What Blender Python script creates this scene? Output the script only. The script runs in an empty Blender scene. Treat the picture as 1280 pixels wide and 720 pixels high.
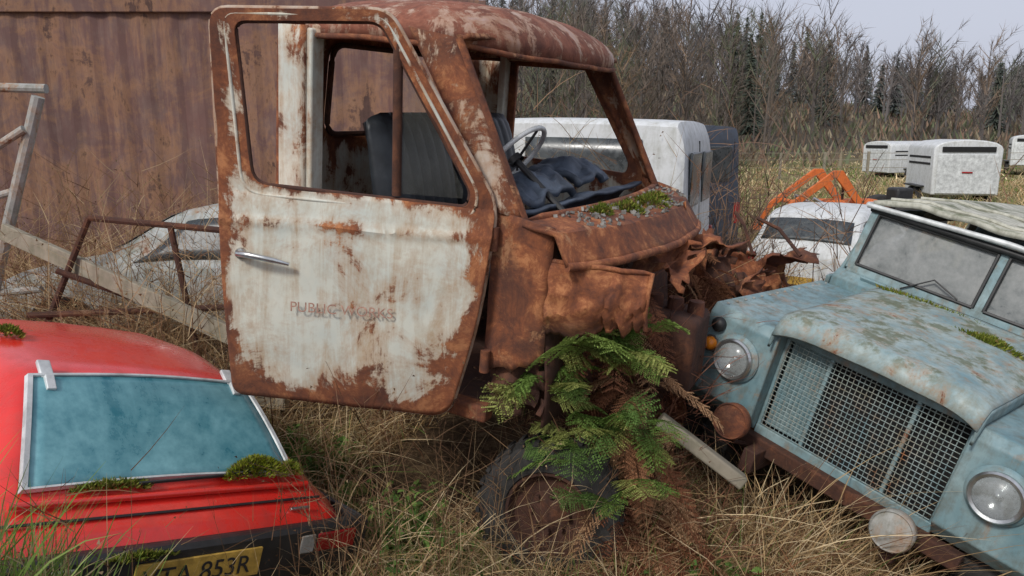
import bpy, math, random
import numpy as np
from mathutils import Vector, Matrix, Euler, noise as mnoise
rnd=random.Random(5); rng=np.random.default_rng(7)
sc=bpy.context.scene; col=sc.collection
rad=math.radians
# ------------------------------------------------------------------ materials
def newmat(name):
    m=bpy.data.materials.new(name); m.use_nodes=True
    nt=m.node_tree
    b=nt.nodes['Principled BSDF']
    return m,nt,b
def L(nt,a,b): nt.links.new(a,b)
def noi(nt,vec,scale,detail=6,rough=.6,dist=0):
    n=nt.nodes.new('ShaderNodeTexNoise'); n.inputs['Scale'].default_value=scale; n.inputs['Detail'].default_value=detail
    n.inputs['Roughness'].default_value=rough; n.inputs['Distortion'].default_value=dist
    if vec is not None: L(nt,vec,n.inputs['Vector'])
    return n
def ramp(nt,fac,stops):
    r=nt.nodes.new('ShaderNodeValToRGB'); e=r.color_ramp.elements
    while len(e)<len(stops): e.new(.5)
    for k,(p,c) in enumerate(stops):
        e[k].position=p; e[k].color=(c[0],c[1],c[2],1) if hasattr(c,'__len__') else (c,c,c,1)
    L(nt,fac,r.inputs['Fac']); return r
def mix(nt,fac,a,b):
    n=nt.nodes.new('ShaderNodeMix'); n.data_type='RGBA'
    for sock,v in ((n.inputs[0],fac),(n.inputs[6],a),(n.inputs[7],b)):
        if isinstance(v,(int,float)): sock.default_value=v
        elif isinstance(v,tuple): sock.default_value=(v[0],v[1],v[2],1)
        else: L(nt,v,sock)
    return n.outputs[2]
def mathn(nt,op,a,b=None,clamp=False):
    n=nt.nodes.new('ShaderNodeMath'); n.operation=op; n.use_clamp=clamp
    for i,v in enumerate((a,b)):
        if v is None: continue
        if isinstance(v,(int,float)): n.inputs[i].default_value=v
        else: L(nt,v,n.inputs[i])
    return n.outputs[0]
def coords(nt,scale=(1,1,1)):
    t=nt.nodes.new('ShaderNodeTexCoord'); m=nt.nodes.new('ShaderNodeMapping'); m.inputs['Scale'].default_value=scale
    L(nt,t.outputs['Object'],m.inputs['Vector']); return m.outputs[0]
RUST=[(.30,(.045,.022,.018)),(.42,(.13,.045,.024)),(.52,(.26,.085,.034)),(.60,(.48,.20,.08)),(.70,(.20,.075,.045)),(.82,(.38,.26,.20))]
def paint(name,c1,c2,rust=.4,rough=.5,scale=3,grime=(.06,.05,.03),grimeamt=.4,aw=0,moss=0,metallic=0,rustpal=None,streak=.5,bump=.25,coat=0,darkrust=.65):
    """weathered painted steel"""
    m,nt,b=newmat(name); v=coords(nt); vs=coords(nt,(3.6,3.6,.45))
    n1=noi(nt,v,scale,8,.65,.3); n2=noi(nt,v,scale*4.5,6,.7); n3=noi(nt,vs,3,8,.72,.6)
    base=mix(nt,ramp(nt,n1.outputs[0],[(.35,0),(.65,1)]).outputs[0],c1,c2)
    g=mathn(nt,'ADD',mathn(nt,'MULTIPLY',n3.outputs[0],streak),mathn(nt,'MULTIPLY',n2.outputs[0],1-streak))
    gm=ramp(nt,g,[(.45,0),(.66,1)])
    base=mix(nt,mathn(nt,'MULTIPLY',gm.outputs[0],grimeamt),base,grime)
    n4=noi(nt,v,scale*1.3,10,.74,.5)
    val=mathn(nt,'ADD',mathn(nt,'MULTIPLY',n4.outputs[0],.7),mathn(nt,'MULTIPLY',n3.outputs[0],.3))
    if aw:
        a=nt.nodes.new('ShaderNodeAttribute'); a.attribute_name='rust'
        val=mathn(nt,'ADD',val,mathn(nt,'MULTIPLY',a.outputs['Fac'],aw))
    th=.78-.42*rust
    rm=ramp(nt,val,[(th-.02,0),(th+.02,1)])
    halo=ramp(nt,val,[(th-.10,0),(th,1)])
    n5=noi(nt,v,scale*2.2,13,.80,.4); n7=noi(nt,vs,5,5,.6)
    rc=ramp(nt,mathn(nt,'ADD',mathn(nt,'MULTIPLY',n5.outputs[0],.8),mathn(nt,'MULTIPLY',n7.outputs[0],.2)),rustpal or RUST)
    n8=noi(nt,v,scale*.7,6,.7,.8)
    rcol=mix(nt,mathn(nt,'MULTIPLY',ramp(nt,n8.outputs[0],[(.44,0),(.60,1)]).outputs[0],darkrust),rc.outputs[0],(.060,.028,.022))
    base=mix(nt,mathn(nt,'MULTIPLY',halo.outputs[0],.5),base,(.40,.20,.08))
    colr=mix(nt,rm.outputs[0],base,rcol)
    if moss:
        n6=noi(nt,v,5,8,.7); geo=nt.nodes.new('ShaderNodeNewGeometry'); sx=nt.nodes.new('ShaderNodeSeparateXYZ'); L(nt,geo.outputs['Normal'],sx.inputs[0])
        up=mathn(nt,'MULTIPLY',ramp(nt,sx.outputs[2],[(.5,0),(.9,1)]).outputs[0],ramp(nt,n6.outputs[0],[(.66-.25*moss,0),(.74-.25*moss,1)]).outputs[0])
        colr=mix(nt,mathn(nt,'MULTIPLY',up,.8),colr,(.10,.115,.055))
    L(nt,colr,b.inputs['Base Color'])
    r=mix(nt,rm.outputs[0],(rough,)*3,(.92,)*3); r2=mix(nt,gm.outputs[0],r,(min(.85,rough+.35),)*3)
    L(nt,r2,b.inputs['Roughness']); b.inputs['Metallic'].default_value=metallic
    if coat: b.inputs['Coat Weight'].default_value=coat; b.inputs['Coat Roughness'].default_value=.18
    bp=nt.nodes.new('ShaderNodeBump'); bp.inputs['Strength'].default_value=bump; bp.inputs['Distance'].default_value=.008
    h=mathn(nt,'ADD',mathn(nt,'MULTIPLY',rm.outputs[0],.4),mathn(nt,'MULTIPLY',mathn(nt,'MULTIPLY',n5.outputs[0],mathn(nt,'ADD',rm.outputs[0],.15)),1.0))
    L(nt,h,bp.inputs['Height']); L(nt,bp.outputs[0],b.inputs['Normal'])
    return m
def simple(name,c,rough=.6,metallic=0,var=.35,scale=12,alpha=1,spec=.5,bump=.1):
    m,nt,b=newmat(name); v=coords(nt); n=noi(nt,v,scale,7,.65)
    d=tuple(x*(1-var) for x in c); l=tuple(min(1,x*(1+var)) for x in c)
    L(nt,mix(nt,ramp(nt,n.outputs[0],[(.3,0),(.7,1)]).outputs[0],d,l),b.inputs['Base Color'])
    b.inputs['Roughness'].default_value=rough; b.inputs['Metallic'].default_value=metallic; b.inputs['Alpha'].default_value=alpha
    b.inputs['Specular IOR Level'].default_value=spec
    bp=nt.nodes.new('ShaderNodeBump'); bp.inputs['Strength'].default_value=bump; bp.inputs['Distance'].default_value=.01
    L(nt,n.outputs[0],bp.inputs['Height']); L(nt,bp.outputs[0],b.inputs['Normal'])
    return m
def glassdirty(name,c1,c2,alpha=.9,rough=.2,scale=3):
    m,nt,b=newmat(name); v=coords(nt); n=noi(nt,v,scale,9,.7,.6); n2=noi(nt,v,scale*9,8,.7)
    f=mathn(nt,'ADD',mathn(nt,'MULTIPLY',n.outputs[0],.65),mathn(nt,'MULTIPLY',n2.outputs[0],.35))
    r=ramp(nt,f,[(.38,0),(.60,1)])
    L(nt,mix(nt,r.outputs[0],c1,c2),b.inputs['Base Color'])
    L(nt,mix(nt,r.outputs[0],(rough,)*3,(rough+.35,)*3),b.inputs['Roughness'])
    b.inputs['Alpha'].default_value=alpha; b.inputs['Specular IOR Level'].default_value=.8
    return m
def vcolmat(name,transl=.3):
    m=bpy.data.materials.new(name); m.use_nodes=True; nt=m.node_tree; nt.nodes.clear()
    a=nt.nodes.new('ShaderNodeAttribute'); a.attribute_name='Col'
    d=nt.nodes.new('ShaderNodeBsdfDiffuse'); o=nt.nodes.new('ShaderNodeOutputMaterial')
    L(nt,a.outputs['Color'],d.inputs[0])
    if transl:
        t=nt.nodes.new('ShaderNodeBsdfTranslucent'); mx=nt.nodes.new('ShaderNodeMixShader'); L(nt,a.outputs['Color'],t.inputs[0]); mx.inputs[0].default_value=transl
        L(nt,d.outputs[0],mx.inputs[1]); L(nt,t.outputs[0],mx.inputs[2]); L(nt,mx.outputs[0],o.inputs[0])
    else: L(nt,d.outputs[0],o.inputs[0])
    return m

M_cream=paint('cream_paint_rusty',(.70,.68,.57),(.55,.58,.52),rust=.49,scale=2.6,aw=.27,grime=(.38,.26,.14),grimeamt=.75,rough=.55,bump=.35,streak=.6,darkrust=.4)
M_cabrust=paint('cab_rust',(.56,.53,.45),(.42,.28,.20),rust=.58,scale=3.2,aw=.12,rough=.8,bump=.45,grime=(.24,.12,.07),grimeamt=.6)
M_rust=paint('rust',(.40,.19,.10),(.22,.09,.05),rust=.88,scale=3.4,bump=.45,darkrust=.75)
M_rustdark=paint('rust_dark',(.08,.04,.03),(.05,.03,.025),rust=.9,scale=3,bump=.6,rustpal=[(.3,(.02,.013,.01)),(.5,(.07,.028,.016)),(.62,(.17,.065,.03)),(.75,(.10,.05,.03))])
M_roof=paint('roof_rust',(.54,.44,.39),(.34,.18,.13),rust=.72,scale=2.6,bump=.4,rustpal=[(.30,(.07,.026,.018)),(.42,(.15,.05,.03)),(.53,(.27,.095,.055)),(.64,(.36,.18,.12)),(.8,(.48,.36,.31))],rough=.65,grime=(.16,.06,.04),grimeamt=.6,darkrust=.5)
M_blue=paint('blue_grey_paint',(.135,.240,.27),(.27,.37,.38),rust=.38,scale=3.6,grime=(.12,.115,.085),grimeamt=.85,moss=.15,rough=.5,bump=.25)
M_blue_top=paint('blue_grey_paint_mossy',(.17,.28,.31),(.42,.48,.45),rust=.42,scale=5,grime=(.22,.21,.15),grimeamt=.9,moss=.6,rough=.6,bump=.35)
M_lrroof=paint('cream_roof_mossy',(.56,.55,.47),(.42,.42,.35),rust=.25,scale=5,grime=(.14,.14,.09),grimeamt=.8,moss=.6,rough=.8,bump=.5)
M_red=paint('red_paint',(.74,.022,.016),(.82,.045,.030),rust=.20,scale=2.4,grime=(.38,.05,.035),grimeamt=.5,rough=.2,moss=.1,bump=.05,coat=.6)
M_white=paint('white_paint_dirty',(.70,.72,.72),(.60,.62,.62),rust=.2,scale=2.5,grime=(.28,.28,.22),grimeamt=.6,rough=.4,moss=.1)
M_white2=paint('grey_white_paint_algae',(.46,.48,.47),(.32,.35,.33),rust=.4,scale=2.5,grime=(.12,.13,.09),grimeamt=.8,rough=.55,moss=.5)
M_darkblue=paint('dark_blue_paint',(.03,.045,.07),(.05,.06,.08),rust=.2,scale=2.5,rough=.4)
M_orange=paint('orange_paint',(.72,.17,.03),(.62,.14,.03),rust=.3,scale=4,rough=.6,darkrust=.2)
M_cont=paint('container_rust_paint',(.115,.060,.052),(.16,.08,.066),rust=.50,scale=1.0,grime=(.24,.17,.14),grimeamt=.5,rough=.8,bump=.3,rustpal=[(.3,(.05,.028,.022)),(.5,(.10,.052,.04)),(.65,(.17,.095,.075)),(.8,(.28,.20,.17))],darkrust=.3)
M_black=simple('black_plastic',(.022,.022,.022),.5,0,.5,9)
M_rubber=simple('tyre_rubber',(.030,.028,.026),.85,0,.5,14,bump=.3)
M_vinyl=simple('black_vinyl',(.025,.030,.036),.45,0,.4,9,bump=.4)
M_dash=simple('slate_blue_vinyl',(.07,.09,.12),.55,0,.55,7,bump=.7)
M_chrome=simple('dull_chrome',(.55,.56,.55),.28,.9,.25,25)
M_alu=simple('weathered_aluminium',(.60,.62,.61),.5,.2,.35,10)
M_galv=paint('galvanised_pipe',(.40,.40,.37),(.30,.30,.28),rust=.45,scale=4,grime=(.13,.12,.08),grimeamt=.8,rough=.65)
M_dark=simple('dark_interior',(.012,.012,.012),.9)
M_lamp=simple('lamp_lens',(.42,.45,.45),.12,.55,.3,18)
M_hglass=glassdirty('headlamp_glass',(.6,.64,.64),(.30,.32,.30),.45,.08,8)
M_amber=simple('amber_lens',(.85,.26,.02),.25,0,.2)
M_redlens=simple('red_lens',(.30,.015,.015),.25,0,.3)
M_wood=paint('weathered_wood',(.33,.29,.22),(.24,.21,.16),rust=.05,scale=3,grime=(.12,.12,.07),grimeamt=.7,rough=.9)
M_gteal=glassdirty('frosted_teal_glass',(.025,.17,.22),(.19,.43,.47),1,.2,1.5)
M_ggrey=glassdirty('dusty_windscreen',(.11,.125,.12),(.27,.28,.27),.88,.22,3)
M_gdark=glassdirty('dark_window',(.015,.02,.022),(.07,.08,.08),1,.12,3)
M_stone=simple('rubble_stone',(.20,.19,.17),.8,0,.75,14,bump=.4)
M_veg=vcolmat('dry_grass_blades',.22); M_leaf=vcolmat('fern_leaf',.3); M_twig=vcolmat('bare_twigs',0)
M_letter=simple('faded_red_lettering',(.42,.24,.18),.8,0,.5,40)
M_plate=simple('yellow_number_plate',(.50,.31,.06),.5,0,.5,14)
M_qglass=glassdirty('smeared_quarterlight',(.05,.055,.05),(.12,.12,.10),.3,.2)

# ------------------------------------------------------------------ geometry helpers
def empty(name,loc=(0,0,0),rot=(0,0,0),s=1):
    e=bpy.data.objects.new(name,None); col.objects.link(e); e.location=loc; e.rotation_euler=rot; e.scale=(s,s,s); e.empty_display_size=.3; return e
def obj(name,V,F,mat,parent=None,smooth=True,bevel=0,solid=0,attr=None,ang=35,off=0):
    me=bpy.data.meshes.new(name); me.from_pydata([tuple(v) for v in V],[],[tuple(f) for f in F]); me.update()
    if smooth:
        me.polygons.foreach_set('use_smooth',[True]*len(me.polygons))
        try: me.set_sharp_from_angle(angle=rad(ang))
        except Exception: pass
    if attr is not None:
        a=me.attributes.new('rust','FLOAT','POINT'); a.data.foreach_set('value',list(attr))
    o=bpy.data.objects.new(name,me); col.objects.link(o); me.materials.append(mat)
    if parent: o.parent=parent
    if solid:
        m=o.modifiers.new('s','SOLIDIFY'); m.thickness=solid; m.offset=off
    if bevel:
        m=o.modifiers.new('b','BEVEL'); m.width=bevel; m.segments=3; m.limit_method='ANGLE'; m.angle_limit=rad(30)
    return o
class G:
    def __init__(s): s.V=[];s.F=[]
    def add(s,V,F):
        n=len(s.V); s.V+= [tuple(v) for v in V]; s.F+=[tuple(i+n for i in f) for f in F]; return s
    def make(s,name,mat,parent=None,**k): return obj(name,s.V,s.F,mat,parent,**k)
def boxg(c,s,rot=None):
    V=[Vector((x*s[0]/2,y*s[1]/2,z*s[2]/2)) for x in(-1,1) for y in(-1,1) for z in(-1,1)]
    if rot is not None:
        R=Euler(rot).to_matrix(); V=[R@v for v in V]
    V=[v+Vector(c) for v in V]
    return V,[(0,1,3,2),(4,6,7,5),(0,4,5,1),(2,3,7,6),(0,2,6,4),(1,5,7,3)]
def box(name,c,s,mat,parent=None,bevel=.01,rot=None):
    V,F=boxg(c,s,rot); return obj(name,V,F,mat,parent,bevel=bevel)
def tubeg(pts,r,n=8,caps=True):
    pts=[Vector(p) for p in pts]; V=[];F=[]
    rr=r if hasattr(r,'__len__') else [r]*len(pts)
    up=Vector((0,0,1))
    for i,p in enumerate(pts):
        d=(pts[min(i+1,len(pts)-1)]-pts[max(i-1,0)]).normalized()
        u=up if abs(d.dot(up))<.95 else Vector((1,0,0))
        a=d.cross(u).normalized(); b=d.cross(a).normalized()
        for k in range(n):
            t=2*math.pi*k/n; V.append(p+(a*math.cos(t)+b*math.sin(t))*rr[i])
    for i in range(len(pts)-1):
        for k in range(n):
            F.append((i*n+k,i*n+(k+1)%n,(i+1)*n+(k+1)%n,(i+1)*n+k))
    if caps: F.append(tuple(range(n))[::-1]); F.append(tuple((len(pts)-1)*n+k for k in range(n)))
    return V,F
def tube(name,pts,r,mat,parent=None,n=10):
    V,F=tubeg(pts,r,n); return obj(name,V,F,mat,parent,ang=50)
def latheg(prof,o,axis,n=32):
    o=Vector(o);ax=Vector(axis).normalized(); u=Vector((0,0,1)) if abs(ax.z)<.9 else Vector((1,0,0))
    a=ax.cross(u).normalized(); b=ax.cross(a).normalized(); V=[];F=[]
    for (r,h) in prof:
        for k in range(n):
            t=2*math.pi*k/n; V.append(o+ax*h+(a*math.cos(t)+b*math.sin(t))*r)
    for i in range(len(prof)-1):
        for k in range(n): F.append((i*n+k,(i+1)*n+k,(i+1)*n+(k+1)%n,i*n+(k+1)%n))
    return V,F
def lathe(name,prof,o,axis,mat,parent=None,n=32,ang=35):
    V,F=latheg(prof,o,axis,n); return obj(name,V,F,mat,parent,ang=ang)
def gridg(fn,nu,nv):
    V=[];F=[]
    for i in range(nu+1):
        for j in range(nv+1): V.append(fn(i/nu,j/nv))
    for i in range(nu):
        for j in range(nv):
            a=i*(nv+1)+j; F.append((a,a+1,a+nv+2,a+nv+1))
    return V,F
def grid(name,fn,nu,nv,mat,parent=None,solid=.004,attr=None,ang=35):
    V,F=gridg(fn,nu,nv)
    at=None
    if attr: at=[attr(i/nu,j/nv) for i in range(nu+1) for j in range(nv+1)]
    return obj(name,V,F,mat,parent,solid=solid,attr=at,ang=ang)
def prismg(poly,fn,a,b):
    n=len(poly); V=[fn(p,a) for p in poly]+[fn(p,b) for p in poly]
    F=[tuple(range(n)),tuple(range(2*n-1,n-1,-1))]+[(i,i+n,(i+1)%n+n,(i+1)%n) for i in range(n)]
    return V,F
def roundpoly(P,r,k=5):
    out=[];n=len(P)
    rs=r if hasattr(r,'__len__') else [r]*n
    for i in range(n):
        a=Vector(P[i-1]);b=Vector(P[i]);c=Vector(P[(i+1)%n])
        r1=min(rs[i],(a-b).length*.45,(c-b).length*.45)
        p=b+(a-b).normalized()*r1;q=b+(c-b).normalized()*r1
        for j in range(k+1):
            t=j/k; out.append(p*(1-t)**2+b*2*t*(1-t)+q*t*t)
    return out
def raypoly(P,c,ang):
    d=Vector((math.cos(ang),math.sin(ang)));best=None
    n=len(P)
    for i in range(n):
        a=Vector(P[i])-c;b=Vector(P[(i+1)%n])-c;e=b-a
        den=d.x*e.y-d.y*e.x
        if abs(den)<1e-9: continue
        t=(a.x*e.y-a.y*e.x)/den; s=(a.x*d.y-a.y*d.x)/den
        if t>0 and -1e-6<=s<=1+1e-6 and (best is None or t>best): best=t
    return c+d*(best or .01)
def distpoly(P,p):
    m=9
    n=len(P)
    for i in range(n):
        a=Vector(P[i]);b=Vector(P[(i+1)%n]);e=b-a;t=max(0,min(1,(p-a).dot(e)/max(e.length_squared,1e-9)));m=min(m,(a+e*t-p).length)
    return m
def ringpanel(name,outer,inner,fn,mat,parent,k=12,solid=.03,N=110,ef=.05,extra=None):
    c=Vector((sum(p[0] for p in inner)/len(inner),sum(p[1] for p in inner)/len(inner)))
    angs=sorted(set([2*math.pi*i/N-math.pi for i in range(N)]+[math.atan2(p[1]-c.y,p[0]-c.x) for p in list(outer)+list(inner)]))
    ang2=[angs[0]]
    for a in angs[1:]:
        if a-ang2[-1]>.004: ang2.append(a)
    n=len(ang2);V=[];F=[];A=[]
    pi=[raypoly(inner,c,a) for a in ang2];po=[raypoly(outer,c,a) for a in ang2]
    for j in range(k+1):
        t=j/k
        for i in range(n):
            p=pi[i]*(1-t)+po[i]*t; V.append(fn(p)); A.append(math.exp(-distpoly(outer,p)/ef)*.6+math.exp(-distpoly(inner,p)/ef)*.6+(extra(p) if extra else 0))
    for j in range(k):
        for i in range(n): F.append((j*n+i,j*n+(i+1)%n,(j+1)*n+(i+1)%n,(j+1)*n+i))
    return obj(name,V,F,mat,parent,solid=solid,attr=A)
def nz(x,y,z=0): return mnoise.noise(Vector((x,y,z)))
def crumple(name,c,w,h,rot,mat,parent,amp=.08,seed=0,n=14,bend=0):
    R=Euler(rot).to_matrix();c=Vector(c);V=[];F=[]
    for i in range(n+1):
        for j in range(n+1):
            u=i/n-.5;v=j/n-.5
            e=1+.25*nz(u*4+seed,v*4,seed)
            p=Vector((u*w*e,v*h*e,amp*nz(u*3+seed,v*3+seed*2,1)*2+amp*.5*nz(u*9,v*9,seed)+bend*(u*u)))
            V.append(c+R@p)
    for i in range(n):
        for j in range(n):
            u=(i+.5)/n-.5;v=(j+.5)/n-.5
            ed=max(abs(u),abs(v))
            if ed>.36 and nz(u*6+seed*3,v*6,seed*1.7)>.12: continue
            a=i*(n+1)+j; F.append((a,a+1,a+n+2,a+n+1))
    return obj(name,V,F,mat,parent,solid=.006)
def text(name,s,size,loc,rot,mat,parent,ext=.002):
    cu=bpy.data.curves.new(name,'FONT'); cu.body=s; cu.size=size; cu.extrude=ext
    t=bpy.data.objects.new(name+'_c',cu); col.objects.link(t)
    bpy.context.view_layer.update()
    me=bpy.data.meshes.new_from_object(t.evaluated_get(bpy.context.evaluated_depsgraph_get())); bpy.data.objects.remove(t)
    me.materials.clear(); me.materials.append(mat)
    o=bpy.data.objects.new(name,me); col.objects.link(o); o.parent=parent; o.location=loc; o.rotation_euler=rot; return o
def unit(a): return a/np.maximum(np.linalg.norm(a,axis=1,keepdims=True),1e-9)
def ribbons(P,D,Ln,W,droop,C,segs=3,curl=None):
    N=len(P); D=unit(D); r=rng.normal(size=(N,3)); S=unit(np.cross(D,r))
    ts=np.linspace(0,1,segs+1); V=np.zeros((N,(segs+1)*2,3))
    cd=curl if curl is not None else np.zeros((N,3))
    for k,t in enumerate(ts):
        p=P+D*(Ln*t)[:,None]+cd*(Ln*t*t)[:,None]; p[:,2]-=droop*Ln*t*t
        w=(W*(1-t)**.6*.5+W*.04)[:,None]*S
        V[:,2*k]=p-w; V[:,2*k+1]=p+w
    base=(np.arange(N)*(segs+1)*2)[:,None,None]
    q=np.array([[2*k,2*k+1,2*k+3,2*k+2] for k in range(segs)])[None]
    F=(base+q).reshape(-1,4); CC=np.repeat(C,(segs+1)*2,axis=0)
    return V.reshape(-1,3),F,CC
def ribobj(name,parts,mat,parent=None):
    V=[];F=[];C=[];n=0
    for v,f,c in parts: V.append(v);F.append(f+n);C.append(c);n+=len(v)
    V=np.concatenate(V);F=np.concatenate(F);C=np.concatenate(C)
    me=bpy.data.meshes.new(name); me.vertices.add(len(V)); me.vertices.foreach_set('co',V.astype(np.float32).ravel())
    me.loops.add(len(F)*4); me.loops.foreach_set('vertex_index',F.astype(np.int32).ravel())
    me.polygons.add(len(F)); me.polygons.foreach_set('loop_start',(np.arange(len(F))*4).astype(np.int32))
    me.update(calc_edges=True); me.validate()
    a=me.attributes.new('Col','FLOAT_COLOR','POINT'); a.data.foreach_set('color',np.concatenate([C,np.ones((len(C),1))],1).astype(np.float32).ravel())
    me.materials.append(mat); o=bpy.data.objects.new(name,me); col.objects.link(o)
    if parent: o.parent=parent
    return o
def pal(N,cols,w,var=.25):
    cols=np.array(cols);w=np.array(w,float);w/=w.sum(); c=cols[rng.choice(len(cols),N,p=w)]
    return np.clip(c*(1+rng.uniform(-var,var,(N,1))),0,1)
STRAW=[(.56,.40,.21),(.40,.27,.135),(.68,.54,.33),(.18,.10,.055),(.15,.22,.06),(.30,.145,.075)]
# ------------------------------------------------------------------ terrain
def sst(t): t=np.clip(t,0,1); return t*t*(3-2*t)
def gz(x,y):
    x=np.asarray(x,float);y=np.asarray(y,float)
    b=.05*np.sin(1.3*x+.5)*np.cos(1.1*y)+.03*np.sin(2.9*x+1.7*y)+.02*np.sin(5.1*x-3.3*y+1)
    b=b-.30*np.exp(-((x-2.1)**2/1.3+(y-2.6)**2/1.6))-.55*np.exp(-((x-5)**2/14+(y-11)**2/22))
    b=b-.16*np.exp(-((x+1.9)**2/2+(y-2.9)**2/2))+.38*np.exp(-((x-.58)**2/.13+(y-3.65)**2/.35))
    b=b+1.0*sst((2.05-y)/.75)*sst((-.70-x)/.4)
    b=b+15*sst((y-42)/100)*(1-.66*sst((x+5)/85))*(1+.10*np.sin(x*.09+1))
    return b
xs=np.sign(np.linspace(-1,1,181))*(np.abs(np.linspace(-1,1,181))**2.6)*420
yl=np.linspace(0,1,200); ys=-15+15*np.minimum(yl/.06,1)+np.maximum(yl-.06,0)**2.4*620
Vt=[(x,y,float(gz(x,y))) for y in ys for x in xs]
nx=len(xs);Ft=[(j*nx+i,j*nx+i+1,(j+1)*nx+i+1,(j+1)*nx+i) for j in range(len(ys)-1) for i in range(nx-1)]
m,nt,b=newmat('ground_straw_and_soil'); v=coords(nt)
n1=noi(nt,v,.35,6,.6);n2=noi(nt,v,14,9,.75,1.2)
c=ramp(nt,n2.outputs[0],[(.3,(.03,.022,.014)),(.5,(.11,.07,.04)),(.68,(.26,.18,.10)),(.8,(.11,.14,.05))])
far=ramp(nt,n1.outputs[0],[(.35,(.19,.23,.09)),(.5,(.30,.28,.13)),(.7,(.38,.32,.18))])
sx=nt.nodes.new('ShaderNodeSeparateXYZ');L(nt,v,sx.inputs[0])
fy=ramp(nt,mathn(nt,'DIVIDE',sx.outputs[1],60),[(.12,0),(.3,1)])
wy=ramp(nt,mathn(nt,'DIVIDE',sx.outputs[1],100),[(.46,0),(.56,1)])
cc=mix(nt,fy.outputs[0],c.outputs[0],mix(nt,.35,far.outputs[0],c.outputs[0]))
cc=mix(nt,wy.outputs[0],cc,(.11,.095,.075))
L(nt,cc,b.inputs['Base Color']);b.inputs['Roughness'].default_value=1;b.inputs['Specular IOR Level'].default_value=.1
bp=nt.nodes.new('ShaderNodeBump');bp.inputs['Distance'].default_value=.05;L(nt,n2.outputs[0],bp.inputs['Height']);L(nt,bp.outputs[0],b.inputs['Normal'])
obj('ground',Vt,Ft,m,ang=180)

# ------------------------------------------------------------------ wheels
def wheel(parent,c,r,w,name='wheel',lugs=0,yaw=0,rimmat=None,tilt=0):
    e=bpy.data.objects.new(name,None);col.objects.link(e);e.parent=parent;e.location=c;e.rotation_euler=(tilt,0,yaw)
    h=w/2
    lathe('tyre',[(r*.58,-h*.8),(r*.62,-h),(r*.86,-h*1.05),(r*.97,-h*.85),(r,-h*.5),(r,h*.5),(r*.97,h*.85),(r*.86,h*1.05),(r*.62,h),(r*.58,h*.8)],(0,0,0),(0,1,0),M_rubber,e,40)
    lathe('rim',[(r*.6,-h*.9),(r*.56,-h*.9),(r*.52,-h*.4),(r*.3,-h*.35),(r*.2,-h*.6),(.001,-h*.65)],(0,0,0),(0,1,0),rimmat or M_rust,e,32)
    lathe('rim_back',[(r*.6,h*.9),(r*.56,h*.9),(r*.5,h*.2),(.001,h*.2)],(0,0,0),(0,1,0),rimmat or M_rust,e,32)
    if lugs:
        g=G()
        for k in range(lugs):
            t=2*math.pi*k/lugs
            for sy in(-1,1):
                g.add(*boxg((math.cos(t+sy*.05)*r*1.0,sy*h*.5,math.sin(t+sy*.05)*r*1.0),(.018,h*.85,r*.07),(0,-t,0)))
        g.make('tread_lugs',M_rubber,e,smooth=False)
        g=G()
        for k in range(8):
            t=2*math.pi*k/8;g.add(*latheg([(.001,-.02),(.013,-.02),(.013,.01)],(math.cos(t)*r*.26,-h*.55,math.sin(t)*r*.26),(0,1,0),6))
        g.make('wheel_nuts',M_rustdark,e)
    return e
def moss(parent,c,rx,ry,rz,n=900,name='moss',green=(.16,.20,.03)):
    c=np.array(c,float); th=rng.uniform(0,2*np.pi,n);q=np.sqrt(rng.uniform(0,1,n))
    lump=1+.35*np.sin(th*3+c[0]*9)+.2*np.sin(th*5+2)
    x=q*np.cos(th)*rx*lump;y=q*np.sin(th)*ry*lump;z=rz*np.maximum(0,1-q**2.5)
    P=np.stack([x,y,z-.008],1)+c
    D=np.stack([x/rx*.8,y/ry*.8,np.ones(n)*.9],1)+rng.normal(0,.45,(n,3))
    return ribobj(name,[ribbons(P,D,rng.uniform(.012,.03,n),np.full(n,.008),np.zeros(n),pal(n,[green,(.32,.34,.07),(.10,.13,.025),(.24,.17,.06)],[4,2,2,1]),2)],M_leaf,parent)

# ================================================================== TRUCK
T=empty('rusty_truck',(.248,3.855,.16),(rad(1.4),rad(5.7),rad(-27.4)),.92)
def superr(t,n=3.4): c=abs(math.cos(t));s=abs(math.sin(t)); return (c**n+s**n)**(-1/n)
V=[];F=[];A=[];NA=72;NR=12
def roofpt(t,a,drop=0):
    r=superr(a)*t;x=-.725+.605*r*math.cos(a);y=.97*r*math.sin(a)
    z=2.335+.17*(1-min(1,t)**2.6)**(.62)-drop
    z-= .03*max(0,(x+.3)/.2)*t**3
    z+=.014*nz(x*3,y*3,4)
    return Vector((x,y,z))
for k in range(NR+1):
    for i in range(NA): V.append(roofpt(1-(1-k/NR)**1.6,2*math.pi*i/NA)); A.append(.35 if k>NR-3 else 0)
for i in range(NA): V.append(roofpt(1.0,2*math.pi*i/NA,.05));A.append(.6)
for k in range(NR+1):
    for i in range(NA): F.append((k*NA+i,(k+1)*NA+i,(k+1)*NA+(i+1)%NA,k*NA+(i+1)%NA))
obj('roof',V,F,M_roof,T,solid=.018,attr=A,ang=60)
tube('roof_gutter',[roofpt(1.015,2*math.pi*i/48,.055) for i in range(49)],.013,M_rust,T,8)
def wtop(y): return Vector((-.29+.11*(1-(y/.9)**2),y,2.315-.02*y*y))
def wbot(y): return Vector((.10+.09*(1-(y/.93)**2),y,1.58))
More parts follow.
